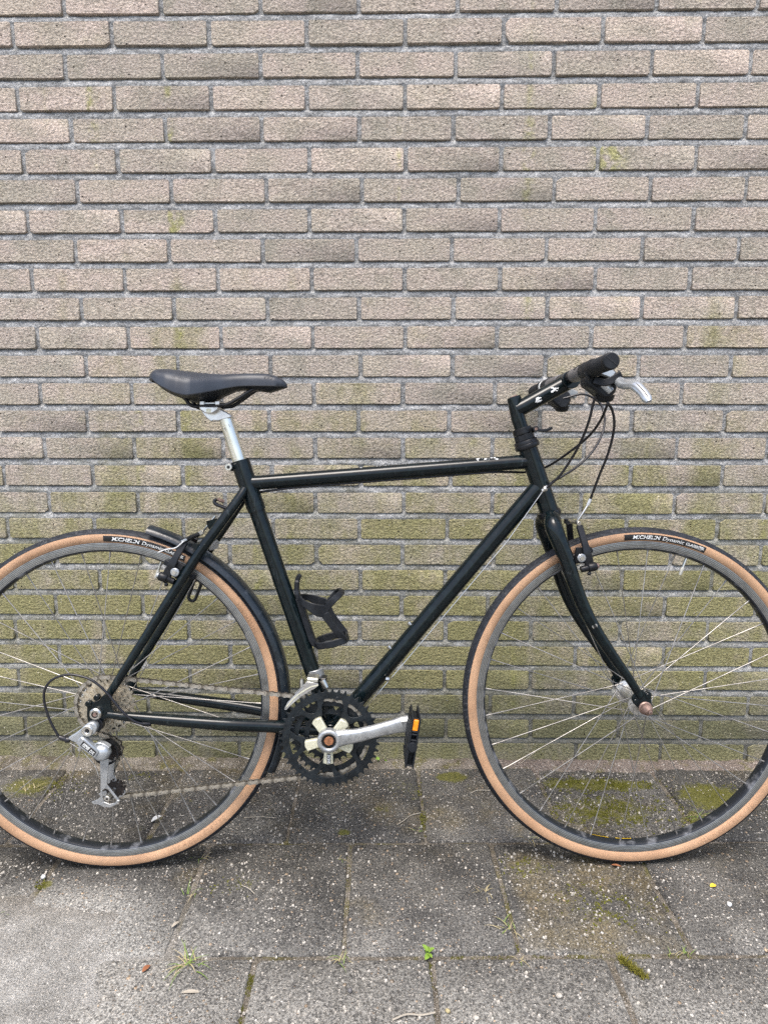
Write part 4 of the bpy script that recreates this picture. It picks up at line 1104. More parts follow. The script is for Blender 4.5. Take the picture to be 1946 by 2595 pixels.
def bent_text(mb, s, theta0, size, r_base, shear=0.0, bold=0.0, arc=None, lift=0.00035, mi=0, raised=0.0, flip=1):
    """Letters wrapped clockwise round the tyre with their feet towards the hub."""
    vs, fs, w = text_mesh(s, size, shear, bold)
    k = 1.0 if arc is None else radians(arc) * (r_base + size * .35) / w
    out = []
    for a, b in vs:
        r = r_base + b; th = radians(theta0) - a * k / (r_base + size * .35)
        out.append((r * cos(th), tyre_y(r) - lift, r * sin(th)))
    mb.add(out, fs, mi)
    return mb
def band(mb, th0, th1, r0, r1, lift=0.00022, n=40, m=5, slant=0.0):
    vs = []; fs = []
    for i in range(n + 1):
        for k in range(m + 1):
            r = lerp(r0, r1, k / m); th = radians(lerp(th0, th1, i / n)) - slant * (r - r0)
            vs.append((r * cos(th), tyre_y(r) - lift, r * sin(th)))
    for i in range(n):
        for k in range(m):
            a = i * (m + 1) + k; fs.append([a, a + 1, a + m + 2, a + m + 1])
    return mb.add(vs, fs)

def make_wheel(cx, front):
    w = empty('wheel', bike, (cx, 0, 0.343))
    w['label'] = 'front wheel with silver sided black rim and tan tyre' if front else 'rear wheel with cassette, silver sided rim and tan tyre'
    link('tyre', TYRE, w); link('rim', RIM, w)
    rf = 0.0195 if front else 0.0225
    sides = ((-0.0350, 0), (0.0350, 1)) if front else ((-0.0195, 0), (0.0350, 1))
    phase = 4.0 if front else 1.5
    for sy, k in sides:
        for lead in (1, -1):
            me = spoke_mesh(sy, rf, lead, -1 if lead > 0 else 1)
            for q in range(8):
                a = q * 45 + (22.5 if lead > 0 else 0) + (11.25 if k else 0) + phase
                o = link('spoke', me, w); o.rotation_euler = (0, radians(a), 0)
    mb = MB()
    if front:
        mb.lathe([(0.006, -0.0500), (0.010, -0.0495), (0.0105, -0.0420), (0.0140, -0.0385), (0.0235, -0.0368), (0.0238, -0.0335), (0.0150, -0.0310), (0.0112, -0.0200), (0.0108, 0.0), (0.0112, 0.0200), (0.0150, 0.0310), (0.0238, 0.0335), (0.0235, 0.0368), (0.0140, 0.0385), (0.0105, 0.0420), (0.010, 0.0495), (0.006, 0.0500)], (0, 0, 0), 28)
    else:
        mb.lathe([(0.010, -0.0490), (0.016, -0.0480), (0.016, -0.0230), (0.0265, -0.0215), (0.0268, -0.0180), (0.0180, -0.0150), (0.0140, 0.0), (0.0150, 0.0280), (0.0265, 0.0335), (0.0262, 0.0370), (0.0150, 0.0400), (0.0110, 0.0600), (0.006, 0.0610)], (0, 0, 0), 28)
    mb.build('hub', 'alu', w, smooth=40)
    mb = MB(); mb.cyl((0, -0.0620, 0), (0, 0.0620, 0), 0.0048, 12)
    if not front: mb.cyl((0, -0.0750, 0), (0, 0.075, 0), 0.0048, 12)
    mb.build('axle', 'steel', w)
    if front:
        mb = MB(); mb.lathe([(0.0125, -0.0606), (0.0128, -0.0625), (0.0112, -0.0640), (0.0108, -0.0720), (0.0085, -0.0760), (0.0060, -0.0790), (0.0042, -0.0815), (0.0038, -0.0860), (0.0012, -0.0868)], (0, 0, 0), 20)
        mb.build('axle_nut', 'rustnut', w, smooth=30)
        mb = MB(); mb.lathe([(0.0125, 0.0606), (0.0112, 0.064), (0.0108, 0.072), (0.004, 0.080)], (0, 0, 0), 20); mb.build('axle_nut', 'rustnut', w, smooth=30)
    else:
        mb = MB(); mb.lathe([(0.0105, -0.0690), (0.0112, -0.0710), (0.0112, -0.0760), (0.0090, -0.0785), (0.0064, -0.0785), (0.0060, -0.0730)], (0, 0, 0), 24)
        mb.build('skewer_cap', 'steel', w, smooth=30)
        mb = MB(); mb.cyl((0, -0.0790, 0), (0, -0.0700, 0), 0.0034, 12); mb.build('skewer_end', 'rustnut', w)
        # quick-release lever on the far side
        mb = MB(); mb.cyl((0, 0.067, 0), (0, 0.082, 0), 0.0125, 16); mb.strap([(0.0, 0.083, 0.0), (0.022, 0.088, 0.042), (0.032, 0.090, 0.066)], 0.014, 0.006, (0, 0.3, -1)); mb.build('release_lever', 'plastic', w, bevel=0.001)
    # valve
    va = radians(70.5 if front else 69.0)
    d = Vector((cos(va), 0, sin(va)))
    MB().tube([d * 0.2990, d * 0.2780], 0.0028, 10).build('valve', 'steel', w)
    MB().tube([d * 0.2785, d * 0.2770, d * 0.2650, d * 0.2620], [0.0028, 0.0034, 0.0032, 0.0022], 10).build('valve_cap', 'clear', w, smooth=40)
    # tyre label: black strip with white words
    t0, t1 = (95.4, 66.6) if front else (90.0, 61.2)
    mb = MB(); band(mb, t0, t1, 0.3188, 0.3304, 0.0003, 44, 5); mb.build('tyre_label', 'inkblack', w, smooth=60)
    mb = MB()
    bent_text(mb, 'MICHELIN', t0 - 2.9, 0.0098, 0.3213, 0.18, 0.00028, 9.6, 0.0006)
    bent_text(mb, 'Dynamic', t0 - 13.3, 0.0100, 0.3213, 0.18, 0.00005, 7.6, 0.0006)
    bent_text(mb, 'CLASSIC', t0 - 21.6, 0.0066, 0.3225, 0.15, 0.0001, 5.1, 0.0006)
    for q, dr in enumerate((0.0, 0.0019, 0.0038)):
        band(mb, t0 - 26.85 + q * 0.25, t0 - 28.2 + q * 0.1, 0.3232 + dr, 0.3242 + dr, 0.0006, 4, 1)
    band(mb, t0 - 21.4, t0 - 27.6, 0.3213, 0.3217, 0.0006, 10, 1)
    mb.build('label_lettering', 'white', w, smooth=0)
    mb = MB()
    if front:
        bent_text(mb, '32 - 622 (700 x 32c)', -41.8, 0.0098, 0.3200, 0.0, -0.00012, 24.0, 0.0007)
    else:
        bent_text(mb, '32 - 622 (700 x 32c)', -46.2, 0.0098, 0.3200, 0.0, -0.00012, 24.0, 0.0007)
        mb.build('moulded_lettering', 'tan', w, smooth=0); mb = MB()
        bent_text(mb, 'MICHELIN', 37.6, 0.0112, 0.3190, 0.0, -0.00008, 11.8, 0.0007)
        mb.build('moulded_lettering', 'tan', w, smooth=0); mb = MB()
        bent_text(mb, '(58 P S I ) min - 6 BARS ( 87 P S I ) MAX', 130.4, 0.0078, 0.3205, 0.0, -0.0001, 33.0, 0.0007)
    mb.build('moulded_lettering', 'tan', w, smooth=0)
    if front:
        mb = MB(); tx = MB()
        for a0, a1, s in ((-105.6, -97.9, 'MAVIC'), (-95.2, -89.0, 'MA40')):
            n = 12; vs = []; fs = []
            for i in range(n + 1):
                th = radians(lerp(a0, a1, i / n))
                for k in range(4):
                    yy, rr = ((0.0098, 0.29915), (0.0080, 0.29825), (0.0060, 0.29765), (0.0038, 0.29745))[k]
                    rr -= 0.0005
                    vs.append((rr * cos(th), yy, rr * sin(th)))
            for i in range(n):
                for k in range(3):
                    a = i * 4 + k; fs.append([a, a + 1, a + 5, a + 4])
            mb.add(vs, fs)
            if s == 'MAVIC':
                tv, tf, tw = text_mesh(s, 0.0085, 0.0, 0.0004)
                out = []
                for a, b in tv:
                    th = radians(lerp(a0 + 0.7, a1 - 0.9, a / tw)); yy = 0.0085 - (0.0062 - b) * 0.62
                    rr = 0.2958 + 0.0
                    out.append((rr * cos(th), yy, rr * sin(th)))
                tx.add(out, tf)
            else:
                for q in (0.12, 0.34, 0.62, 0.8):
                    th = lerp(a0, a1, q)
                    vv = []
                    for da, yy in ((0, 0.0050), (0.55, 0.0050), (0.95, 0.0085), (0.4, 0.0085)):
                        t_ = radians(th + da); vv.append((0.2961 * cos(t_), yy, 0.2961 * sin(t_)))
                    tx.add(vv, [[0, 1, 2, 3]])
        mb.build('rim_decal', 'yellow', w, smooth=0); tx.build('decal_lettering', 'inkblack', w, smooth=0)
    return w
rear_wheel = make_wheel(0.0, False)
front_wheel = make_wheel(WB, True)

# ---- cassette
def gear(n, r_pitch, y0, y1, r_in, depth=0.0042, cx=0.0, cz=0.0, rot=0.0):
    """A toothed ring; teeth point outwards from the chain circle."""
    out = []; inn = []
    for i in range(n):
        for f, dr in ((-0.26, -depth * 0.75), (-0.12, depth * 0.35), (-0.04, depth), (0.06, depth * 0.95), (0.15, depth * 0.25), (0.28, -depth * 0.72)):
            t = 2 * pi * (i + f) / n + rot
            out.append((cx + (r_pitch + dr) * cos(t), cz + (r_pitch + dr) * sin(t)))
            inn.append((cx + r_in * cos(t), cz + r_in * sin(t)))
    m = len(out)
    vs = [(x, y0, z) for x, z in out] + [(x, y0, z) for x, z in inn] + [(x, y1, z) for x, z in out] + [(x, y1, z) for x, z in inn]
    fs = []
    for i in range(m):
        j = (i + 1) % m
        fs += [[i, j, m + j, m + i], [2 * m + i, 3 * m + i, 3 * m + j, 2 * m + j], [i, 2 * m + i, 2 * m + j, j], [m + i, m + j, 3 * m + j, 3 * m + i]]
    return MB().add(vs, fs)
cas = empty('cassette', bike, (0, 0, 0.343))
for k, n in enumerate((28, 24, 21, 18, 16, 14, 12)):
    r = 0.0127 / (2 * sin(pi / n)); y = -0.0265 - k * 0.0037
    g = gear(n, r, y - 0.0009, y + 0.0009, max(0.016, r - (0.017 if k < 3 else 0.012)), 0.0032, rot=0.2 * k)
    g.build('sprocket', 'cog', cas, bevel=0, smooth=30)
mb = MB(); mb.lathe([(0.0170, -0.0240), (0.0305, -0.0258), (0.0305, -0.0280), (0.0170, -0.0470), (0.0165, -0.0500), (0.012, -0.0510)], (0, 0, 0), 24); mb.build('cassette_carrier', 'plastic', cas)
def arc_text(mb, s, cx, cz, th0, size, r_base, y, arc, bold=0.0002):
    vs, fs, w = text_mesh(s, size, 0, bold)
    k = radians(arc) / w
    return mb.add([((r_base + b) * cos(radians(th0) - a * k) + cx, y, (r_base + b) * sin(radians(th0) - a * k) + cz) for a, b in vs], fs)
def arc_plate(mb, th0, th1, r0, r1, y, n=20):
    vs = []; fs = []
    for i in range(n + 1):
        t = radians(lerp(th0, th1, i / n)); vs += [(r0 * cos(t), y, r0 * sin(t)), (r1 * cos(t), y, r1 * sin(t))]
    for i in range(n): fs.append([2 * i, 2 * i + 1, 2 * i + 3, 2 * i + 2])
    return mb.add(vs, fs)
mb = MB(); arc_plate(mb, 178, 118, 0.0440, 0.0505, -0.0277); arc_plate(mb, -28, -82, 0.0440, 0.0505, -0.0277); mb.build('cassette_band', 'inkblack', cas)
mb = MB(); arc_text(mb, 'SHIMANO', 0, 0, 176, 0.0058, 0.0453, -0.0280, 40); arc_text(mb, 'DUO', 0, 0, -31, 0.0058, 0.0453, -0.0280, 16); mb.build('band_lettering', 'white', cas, smooth=0)

# ---- crankset
crk = empty('crankset', bike)
CX, CZ = 0.437, 0.2866
def polar(r, a): return (CX + r * cos(radians(a)), CZ + r * sin(radians(a)))
def chainring(n, y0, y1, rin, label=None):
    r = 0.0127 / (2 * sin(pi / n))
    g = gear(n, r, y0, y1, rin, 0.0040, CX, CZ)
    return g, r
g, r46 = chainring(46, -0.0580, -0.0552, 0.0770)
for k in range(5):
    a0 = 48 + 72 * k
    for s in (-1, 1):
        p = [polar(0.0785, a0 + s * 24), polar(0.0785, a0 + s * 13), polar(0.066, a0 + s * 10.5), polar(0.0590, a0 + s * 6), polar(0.0565, a0), polar(0.0430, a0), polar(0.0440, a0 + s * 12), polar(0.0520, a0 + s * 15), polar(0.0640, a0 + s * 17)]
        g.prism(p if s > 0 else p[::-1], -0.0576, -0.0556)
    x, z = polar(0.0815, a0 + 36 + 6)
g.build('chainring', 'ring', crk, bevel=0.0003, smooth=30)
mb = MB()
for k in range(5):
    x, z = polar(0.0790, 48 + 72 * k - 22 + 53); mb.cyl((x, -0.0600, z), (x, -0.0570, z), 0.0040, 12)
mb.build('rivets', 'ring', crk, bevel=0.0006)
MB().lathe([(0.0815, -0.0583), (0.0880, -0.0583), (0.0880, -0.0580), (0.0815, -0.0580)], (CX, 0, CZ), 60, 'y', 0, True).build('ring_step', 'ring', crk, smooth=20)
g, r36 = chainring(36, -0.0490, -0.0466, 0.0600)
for k in range(5):
    a0 = 48 + 72 * k
    g.prism([polar(0.0615, a0 - 13), polar(0.0480, a0 - 8), polar(0.0420, a0 - 9), polar(0.0420, a0 + 9), polar(0.0480, a0 + 8), polar(0.0615, a0 + 13)], -0.0486, -0.0470)
g.build('chainring', 'ring', crk, bevel=0.0003, smooth=30)
g, r26 = chainring(26, -0.0405, -0.0383, 0.0405)
g.build('chainring', 'ring', crk, bevel=0.0003, smooth=30)
sp = MB()
for a0 in (122, 49, 195, 267, 338):
    sp.prism([polar(0.010, a0 - 70), polar(0.0250, a0 - 19), polar(0.0465, a0 - 12.5), polar(0.0478, a0), polar(0.0465, a0 + 12.5), polar(0.0250, a0 + 19), polar(0.010, a0 + 70)], -0.0690 + 0.00005 * (a0 % 7), -0.0585)
sp.build('spider', 'cream', crk, bevel=0.0012)
sv, sf, sw = text_mesh('SAKAE', 0.0078, 0, 0.0002)
mb = MB(); mb.prism([(0.4326, 0.2412), (0.4400, 0.2412), (0.4400, 0.2612), (0.4326, 0.2612)], -0.0696, -0.0690); mb.build('name_plate', 'inkblack', crk)
mb = MB(); mb.add([(0.4388 - b, -0.0700, 0.2425 + a * 0.0172 / sw) for a, b in sv], sf); mb.build('plate_lettering', 'white', crk, smooth=0)
arm = empty('crank_arm', crk) if False else None
ctr = [(0.4535, -0.0790, 0.2945), (0.4650, -0.0805, 0.2970), (0.4916, -0.0830, 0.3020), (0.5250, -0.0845, 0.3110), (0.5584, -0.0855, 0.3195), (0.5750, -0.0860, 0.3235), (0.5950, -0.0860, 0.3262)]
wd = [0.0330, 0.0290, 0.0250, 0.0232, 0.0262, 0.0300, 0.0300]
cc = crom(ctr, 5); ww = smooth_rad(ctr, wd, 5)
mb = MB(); vs = []; fs = []
for i, p in enumerate(cc):
    t = (cc[min(i + 1, len(cc) - 1)] - cc[max(i - 1, 0)]).normalized(); nn = Vector((-t.z, 0, t.x)).normalized()
    h = ww[i] / 2; th = 0.0068
    for a, b in ((-1, 0.5), (-0.72, 1.0), (0.55, 1.0), (1, 0.25), (1, -0.7), (-1, -0.7)):
        vs.append(p + nn * a * h + Vector((0, -1, 0)) * b * th)
m = 6
for i in range(len(cc) - 1):
    for k in range(m): fs.append([i * m + k, i * m + (k + 1) % m, (i + 1) * m + (k + 1) % m, (i + 1) * m + k])
fs += [list(range(m)), [(len(cc) - 1) * m + k for k in range(m)]]
mb.add(vs, fs)
mb.lathe([(0.0135, -0.0840), (0.0150, -0.0872), (0.0205, -0.0868), (0.0218, -0.0850), (0.0220, -0.0700), (0.0205, -0.0690)], (0.4376, 0, 0.2912), 32)
mb.build('crank_arm', 'crank', crk, bevel=0.0014, smooth=35)
mb = MB(); mb.lathe([(0.0001, -0.0800), (0.0140, -0.0800)], (0.4376, 0, 0.2912), 24); mb.build('crank_recess', 'inkblack', crk)
mb = MB(); mb.cyl((0.4376, -0.0805, 0.2912), (0.4376, -0.0842, 0.2912), 0.0098, 8, 0.0090); mb.build('crank_bolt', 'rust', crk, bevel=0.0012)

# ---- pedal on the near crank, hanging on edge
ped = empty('pedal', bike, (0.5890, -0.0930, 0.3255))
ped.rotation_euler = (0, radians(8.5), 0)
mb = MB(); mb.cyl((0, 0.010, 0), (0, -0.086, 0), 0.0070, 16); mb.build('pedal_spindle', 'plastic', ped, bevel=0.001)
mb = MB(); mb.lathe([(0.0084, -0.080), (0.0086, -0.0945), (0.0076, -0.0965), (0.0001, -0.0968)], (0, 0, -0.0020), 22); mb.build('spindle_cap', 'plastic', ped, smooth=35)
for s, xx in ((-1, -0.0062), (1, 0.0062)):
    mb = MB()
    # toothed tread plate: outline in y,z turned upright
    pts = []
    zt, zb = 0.0490, -0.0400
    nn = 14
    for k in range(nn + 1):
        z = zb + (zt - zb) * k / nn; pts.append((-0.0945 + (0.0010 if k % 2 else 0), z))
    for k in range(nn, -1, -1):
        z = zb + (zt - zb) * k / nn; pts.append((-0.0120 + 0.0160 * (abs(k / nn - 0.5) * 2) ** 2 * (-1), z))
    vs = [(xx - 0.0014, y, z) for y, z in pts] + [(xx + 0.0014, y, z) for y, z in pts]
    n_ = len(pts)
    fs = []
    L_ = nn + 1
    for k in range(nn):
        a, b = k, k + 1; c, d = n_ - 1 - k, n_ - 2 - k
        fs += [[a, b, d, c], [n_ + a, n_ + c, n_ + d, n_ + b]]
    fs += [[k, n_ + k, n_ + (k + 1) % n_, (k + 1) % n_] for k in range(n_)]
    mb.add(vs, fs)
    for k in range(7):
        z = zb + 0.008 + k * 0.0120
        mb.box((xx + s * 0.0017, -0.055, z), (0.0012, 0.070, 0.0036))
    mb.build('tread_plate', 'plastic', ped, bevel=0.0005, smooth=25)
mb = MB()
for z in (0.0245, 0.0195, 0.0090, -0.0120, -0.0360):
    mb.box((0, -0.0880, z), (0.0100, 0.0100, 0.0024)); mb.box((0, -0.018, z), (0.0100, 0.008, 0.0024))
mb.box((0, -0.055, 0.0), (0.0100, 0.070, 0.0150)); mb.box((0, -0.052, -0.0010), (0.0096, 0.058, 0.0760))
mb.build('pedal_bridge', 'plastic', ped, bevel=0.0005)
MB().box((0, -0.0895, 0.0355), (0.0094, 0.0060, 0.0185)).build('reflector', 'orange', ped, bevel=0.0008)
MB().box((0, -0.0850, 0.0330), (0.0098, 0.0050, 0.0250)).build('reflector_back', 'inkblack', ped)

# ---- chain
def belt(circles):
    """Closed path round directed circles (centre, radius, +1 clockwise / -1 anticlockwise): list of (x, z)."""
    n = len(circles); seg = []
    for i in range(n):
        (c1, r1, s1), (c2, r2, s2) = circles[i], circles[(i + 1) % n]
        dx, dz = c2[0] - c1[0], c2[1] - c1[1]; D = hypot(dx, dz); ph = atan2(dz, dx)
        al = ph + asin((s2 * r2 - s1 * r1) / D)
        Rd = (sin(al), -cos(al))
        seg.append(((c1[0] - s1 * r1 * Rd[0], c1[1] - s1 * r1 * Rd[1]), (c2[0] - s2 * r2 * Rd[0], c2[1] - s2 * r2 * Rd[1])))
    path = []
    for i in range(n):
        path.append(seg[i][0]); 
        a, b = seg[i][1], seg[(i + 1) % n][0]
        c, r, s = circles[(i + 1) % n]
        t0 = atan2(a[1] - c[1], a[0] - c[0]); t1 = atan2(b[1] - c[1], b[0] - c[0])
        if s > 0:
            while t1 > t0: t1 -= 2 * pi
        else:
            while t1 < t0: t1 += 2 * pi
        m = max(2, int(abs(t1 - t0) / 0.06))
        path.append(a)
        for k in range(1, m): 
            t = t0 + (t1 - t0) * k / m; path.append((c[0] + r * cos(t), c[1] + r * sin(t)))
    return path
R28 = 0.0127 / (2 * sin(pi / 28))
circ = [((CX, CZ), r36, 1), ((0.0165, 0.1790), 0.0195, 1), ((0.0085, 0.2560), 0.0205, -1), ((0.0, 0.343), R28, 1)]
path = belt(circ)
def chain_y(x): return lerp(-0.0285, -0.0478, min(1, max(0, (x - 0.02) / 0.36)))
def plate(mb, L, h, y0, y1):
    out = []
    for cxx, s in ((L / 2, 1), (-L / 2, -1)):
        for k in range(7):
            t = -pi / 2 + pi * k / 6
            out.append((cxx + s * h * cos(t), s * h * sin(t)))
    o2 = out[:7] + [(0, h * 0.62)] + out[7:] + [(0, -h * 0.62)]
    mb.prism(o2, y0, y1)
def link_mesh(outer):
    mb = MB(); a, b = (0.0030, 0.0041) if outer else (0.0018, 0.0029)
    plate(mb, 0.0127, 0.0043 if outer else 0.0042, -b, -a); plate(mb, 0.0127, 0.0043, a, b)
    if outer:
        for x in (-.00635, .00635): mb.cyl((x, -0.0046, 0), (x, 0.0046, 0), 0.0019, 8)
    else:
        for x in (-.00635, .00635): mb.cyl((x, -0.0030, 0), (x, 0.0030, 0), 0.0034, 8)
    return mb.mesh('chain_link', 'chain' if outer else 'innerlink', smooth=40)
LK = [link_mesh(True), link_mesh(False)]
cum = [0.0]
for a, b in zip(path, path[1:] + path[:1]): cum.append(cum[-1] + hypot(b[0] - a[0], b[1] - a[1]))
total = cum[-1]; NL = int(round(total / 0.0127 / 2)) * 2; pitch = total / NL
pp = path + path[:1]
def at(s):
    s %= total
    lo, hi = 0, len(cum) - 1
    while hi - lo > 1:
        m = (lo + hi) // 2
        if cum[m] <= s: lo = m
        else: hi = m
    f = (s - cum[lo]) / max(1e-9, cum[lo + 1] - cum[lo])
    return (lerp(pp[lo][0], pp[lo + 1][0], f), lerp(pp[lo][1], pp[lo + 1][1], f))
chain = empty('chain', bike)
for k in range(NL):
    a, b = at(k * pitch), at((k + 1) * pitch)
    o = link('chain_link', LK[k % 2], chain)
    A, B = Vector((a[0], chain_y(a[0]), a[1])), Vector((b[0], chain_y(b[0]), b[1]))
    d = (B - A).normalized(); yv = Vector((0, 1, 0)); yv = (yv - d * yv.dot(d)).normalized(); zv = d.cross(yv)
    o.matrix_local = Matrix(((d.x, yv.x, zv.x, (A.x + B.x) / 2), (d.y, yv.y, zv.y, (A.y + B.y) / 2), (d.z, yv.z, zv.z, (A.z + B.z) / 2), (0, 0, 0, 1)))

# ---- rear derailleur
rd = empty('rear_derailleur', bike)
mb = MB(); mb.prism([(-0.0480, 0.2995), (-0.0470, 0.3025), (-0.0332, 0.3105), (-0.0110, 0.3290), (-0.0030, 0.3312), (0.0050, 0.3275), (0.0065, 0.3200), (0.0030, 0.3120), (-0.0060, 0.3045), (-0.0240, 0.3045), (-0.0260, 0.2955), (-0.0337, 0.2920)], -0.0860, -0.0720)
mb.build('upper_body', 'silver', rd, bevel=0.0030)
mb = MB(); mb.lathe([(0.0100, -0.0850), (0.0106, -0.0885), (0.0092, -0.0895), (0.0050, -0.0890), (0.0038, -0.0880)], (-0.0109, 0, 0.3156), 24); mb.build('pivot_bolt', 'steel', rd, smooth=30)
mb = MB(); mb.cyl((-0.0109, -0.0884, 0.3156), (-0.0109, -0.0870, 0.3156), 0.0040, 6); mb.build('bolt_socket', 'inkblack', rd)
mb = MB(); mb.cyl((-0.001, -0.0725, 0.3205), (-0.001, -0.0600, 0.3205), 0.0130, 20); mb.build('hanger_bush', 'black', rd, bevel=0.001)
u_ = Vector((0.0275, 0, -0.0235)).normalized(); v_ = Vector((0.0235, 0, 0.0275)).normalized()
o_ = Vector((-0.0300, 0, 0.2965))
def q2(a, b): p = o_ + u_ * a + v_ * b; return (p.x, p.z)
mb = MB(); mb.prism([q2(0.000, -0.002), q2(0.0, 0.0135), q2(0.008, 0.0150), q2(0.044, 0.0130), q2(0.046, -0.0020), q2(0.010, -0.0040)], -0.0930, -0.0790); mb.build('link_plate', 'silver', rd, bevel=0.0016)
mb = MB(); mb.prism([q2(0.010, 0.0005), q2(0.0095, 0.0110), q2(0.0410, 0.0102), q2(0.0420, 0.0008)], -0.0936, -0.0929); mb.build('name_plate', 'inkblack', rd)
mb = MB()
for s_, a0, b0, hgt, wid in (('SHIMANO', 0.0125, 0.0068, 0.0030, 0.015), ('DEORE', 0.0125, 0.0026, 0.0044, 0.0145), ('DX', 0.0300, 0.0024, 0.0056, 0.0095)):
    tv, tf, tw = text_mesh(s_, hgt / 0.7, 0.1, 0.00012)
    out = []
    for a, b in tv:
        x, z = q2(a0 + a * wid / tw, b0 + b); out.append((x, -0.0940, z))
    mb.add(out, tf)
mb.build('plate_lettering', 'white', rd, smooth=0)
mb = MB(); mb.prism([(0.0010, 0.2850), (0.0080, 0.2870), (0.0213, 0.2845), (0.0285, 0.2770), (0.0280, 0.2690), (0.0238, 0.2610), (0.0150, 0.2560), (0.0060, 0.2565), (-0.0060, 0.2650)], -0.0900, -0.0680); mb.build('knuckle', 'silver', rd, bevel=0.0055, smooth=60)
mb = MB(); mb.tube([(-0.0470, -0.079, 0.2945), (-0.0530, -0.079, 0.2962), (-0.0545, -0.079, 0.2968), (-0.0670, -0.079, 0.3010)], [0.0050, 0.0062, 0.0050, 0.0040], 14); mb.build('barrel_adjuster', 'housing', rd, bevel=0.0005)
mb = MB(); mb.cyl((-0.0290, -0.082, 0.2760), (-0.0245, -0.082, 0.2850), 0.0040, 10); mb.build('cable_anchor', 'alu', rd, bevel=0.0006)
MB().tube([(-0.0470, -0.080, 0.2900), (-0.0250, -0.081, 0.2765), (0.0000, -0.084, 0.2480), (0.0070, -0.086, 0.2290)], 0.0008, 6).build('cable_tail', 'chain', rd)
MB().strap(crom([(-0.0455, -0.075, 0.2890), (-0.0470, -0.072, 0.2700), (-0.0420, -0.072, 0.2620)], 4), 0.004, 0.002, (0, 1, 0)).build('back_link', 'chain', rd)
cg = [(0.0035, 0.2520), (0.0205, 0.2540), (0.0180, 0.2300), (0.0150, 0.2085), (0.0190, 0.2010), (0.0360, 0.1760), (0.0385, 0.1720), (0.0330, 0.1650), (0.0200, 0.1590), (0.0060, 0.1605), (-0.0020, 0.1650), (-0.0120, 0.1655), (-0.0148, 0.1700), (-0.0030, 0.1745), (0.0030, 0.1800), (0.0035, 0.2000)]
win = [(0.0065, 0.1925), (0.0110, 0.1965), (0.0175, 0.1940), (0.0250, 0.1830), (0.0330, 0.1735), (0.0300, 0.1680), (0.0190, 0.1655), (0.0095, 0.1700), (0.0060, 0.1790)]
# outer cage: a plate with a window, made as a frame of straight pieces
mb = MB()
mb.prism([(0.0035, 0.2520), (0.0205, 0.2540), (0.0180, 0.2300), (0.0152, 0.2085), (0.0168, 0.2020), (0.0110, 0.1965), (0.0065, 0.1925), (0.0028, 0.1925), (0.0035, 0.2100)], -0.0700, -0.0680)
mb.prism([(0.0168, 0.2020), (0.0360, 0.1760), (0.0385, 0.1720), (0.0330, 0.1735), (0.0250, 0.1830), (0.0175, 0.1940), (0.0110, 0.1965)], -0.0699, -0.0679)
mb.prism([(0.0385, 0.1720), (0.0330, 0.1650), (0.0200, 0.1590), (0.0060, 0.1605), (-0.0020, 0.1650), (0.0060, 0.1690), (0.0095, 0.1700), (0.0190, 0.1655), (0.0300, 0.1680), (0.0330, 0.1735)], -0.0700, -0.0680)
mb.prism([(0.0028, 0.1925), (0.0065, 0.1925), (0.0060, 0.1790), (0.0095, 0.1700), (0.0060, 0.1690), (-0.0020, 0.1650), (-0.0120, 0.1655), (-0.0148, 0.1700), (-0.0030, 0.1745), (0.0022, 0.1800)], -0.0698, -0.0678)
mb.build('cage_plate', 'crank', rd, bevel=0.0004, smooth=30)
mb = MB(); mb.prism(cg, -0.0380, -0.0364); mb.build('inner_cage_plate', 'crank', rd, bevel=0.0004)
for (jx, jz, jr, nm) in ((0.0165, 0.1790, 0.0195, 'jockey_wheel'), (0.0085, 0.2560, 0.0205, 'jockey_wheel')):
    g = gear(10, jr - 0.0022, -0.0395 - 0.0 , -0.0330, 0.004, 0.0022, jx, jz)
    o = g.build(nm, 'grime', rd, smooth=30)
MB().lathe([(0.0240, -0.0560), (0.0245, -0.0440), (0.0225, -0.0440), (0.0220, -0.0560)], (0.0085, 0, 0.2590), 28, 'y', 0, True).build('pulley_guard', 'black', rd, smooth=30)
MB().strap(crom([(-0.0080, -0.076, 0.2790), (0.0030, -0.076, 0.2885), (0.0160, -0.076, 0.2870), (0.0260, -0.076, 0.2800)], 5), 0.012, 0.0030, (0, 1, 0)).build('guide_wing', 'silver', rd, bevel=0.0006)
mb = MB(); mb.cyl((0.0150, -0.0715, 0.1765), (0.0150, -0.0345, 0.1765), 0.0052, 14); mb.build('jockey_bolt', 'steel', rd, bevel=0.0008)
MB().cyl((0.0150, -0.0719, 0.1765), (0.0150, -0.0714, 0.1765), 0.0024, 6).build('bolt_socket', 'inkblack', rd)
r_ = random.Random(21); mb = MB()
for k in range(16):
    a_ = r_.uniform(-0.6, 1.3); mb.ball((0.0085 + 0.0235 * cos(a_), -0.045 + r_.uniform(-.008, .006), 0.2570 + 0.0235 * sin(a_)), r_.uniform(0.0015, 0.0034), 6)
for k in range(8):
    a_ = r_.uniform(-0.2, 1.6); mb.ball((0.0190 + 0.0190 * cos(a_), -0.045 + r_.uniform(-.008, .006), 0.1830 + 0.0190 * sin(a_)), r_.uniform(0.0015, 0.0034), 6)
tag(mb.build('caked_grease', 'grime', rd), kind='stuff')
cable('gear_cable', [(-0.0660, -0.079, 0.3005), (-0.0720, -0.080, 0.3110), (-0.0835, -0.081, 0.3378), (-0.0917, -0.081, 0.3726), (-0.0872, -0.081, 0.3978), (-0.0713, -0.081, 0.4135), (-0.0465, -0.081, 0.4206), (-0.0225, -0.081, 0.4176), (0.0013, -0.081, 0.4077), (0.0249, -0.080, 0.3851), (0.0479, -0.079, 0.3541), (0.0706, -0.076, 0.3301), (0.0860, -0.071, 0.3225), (0.0930, -0.068, 0.3212)])
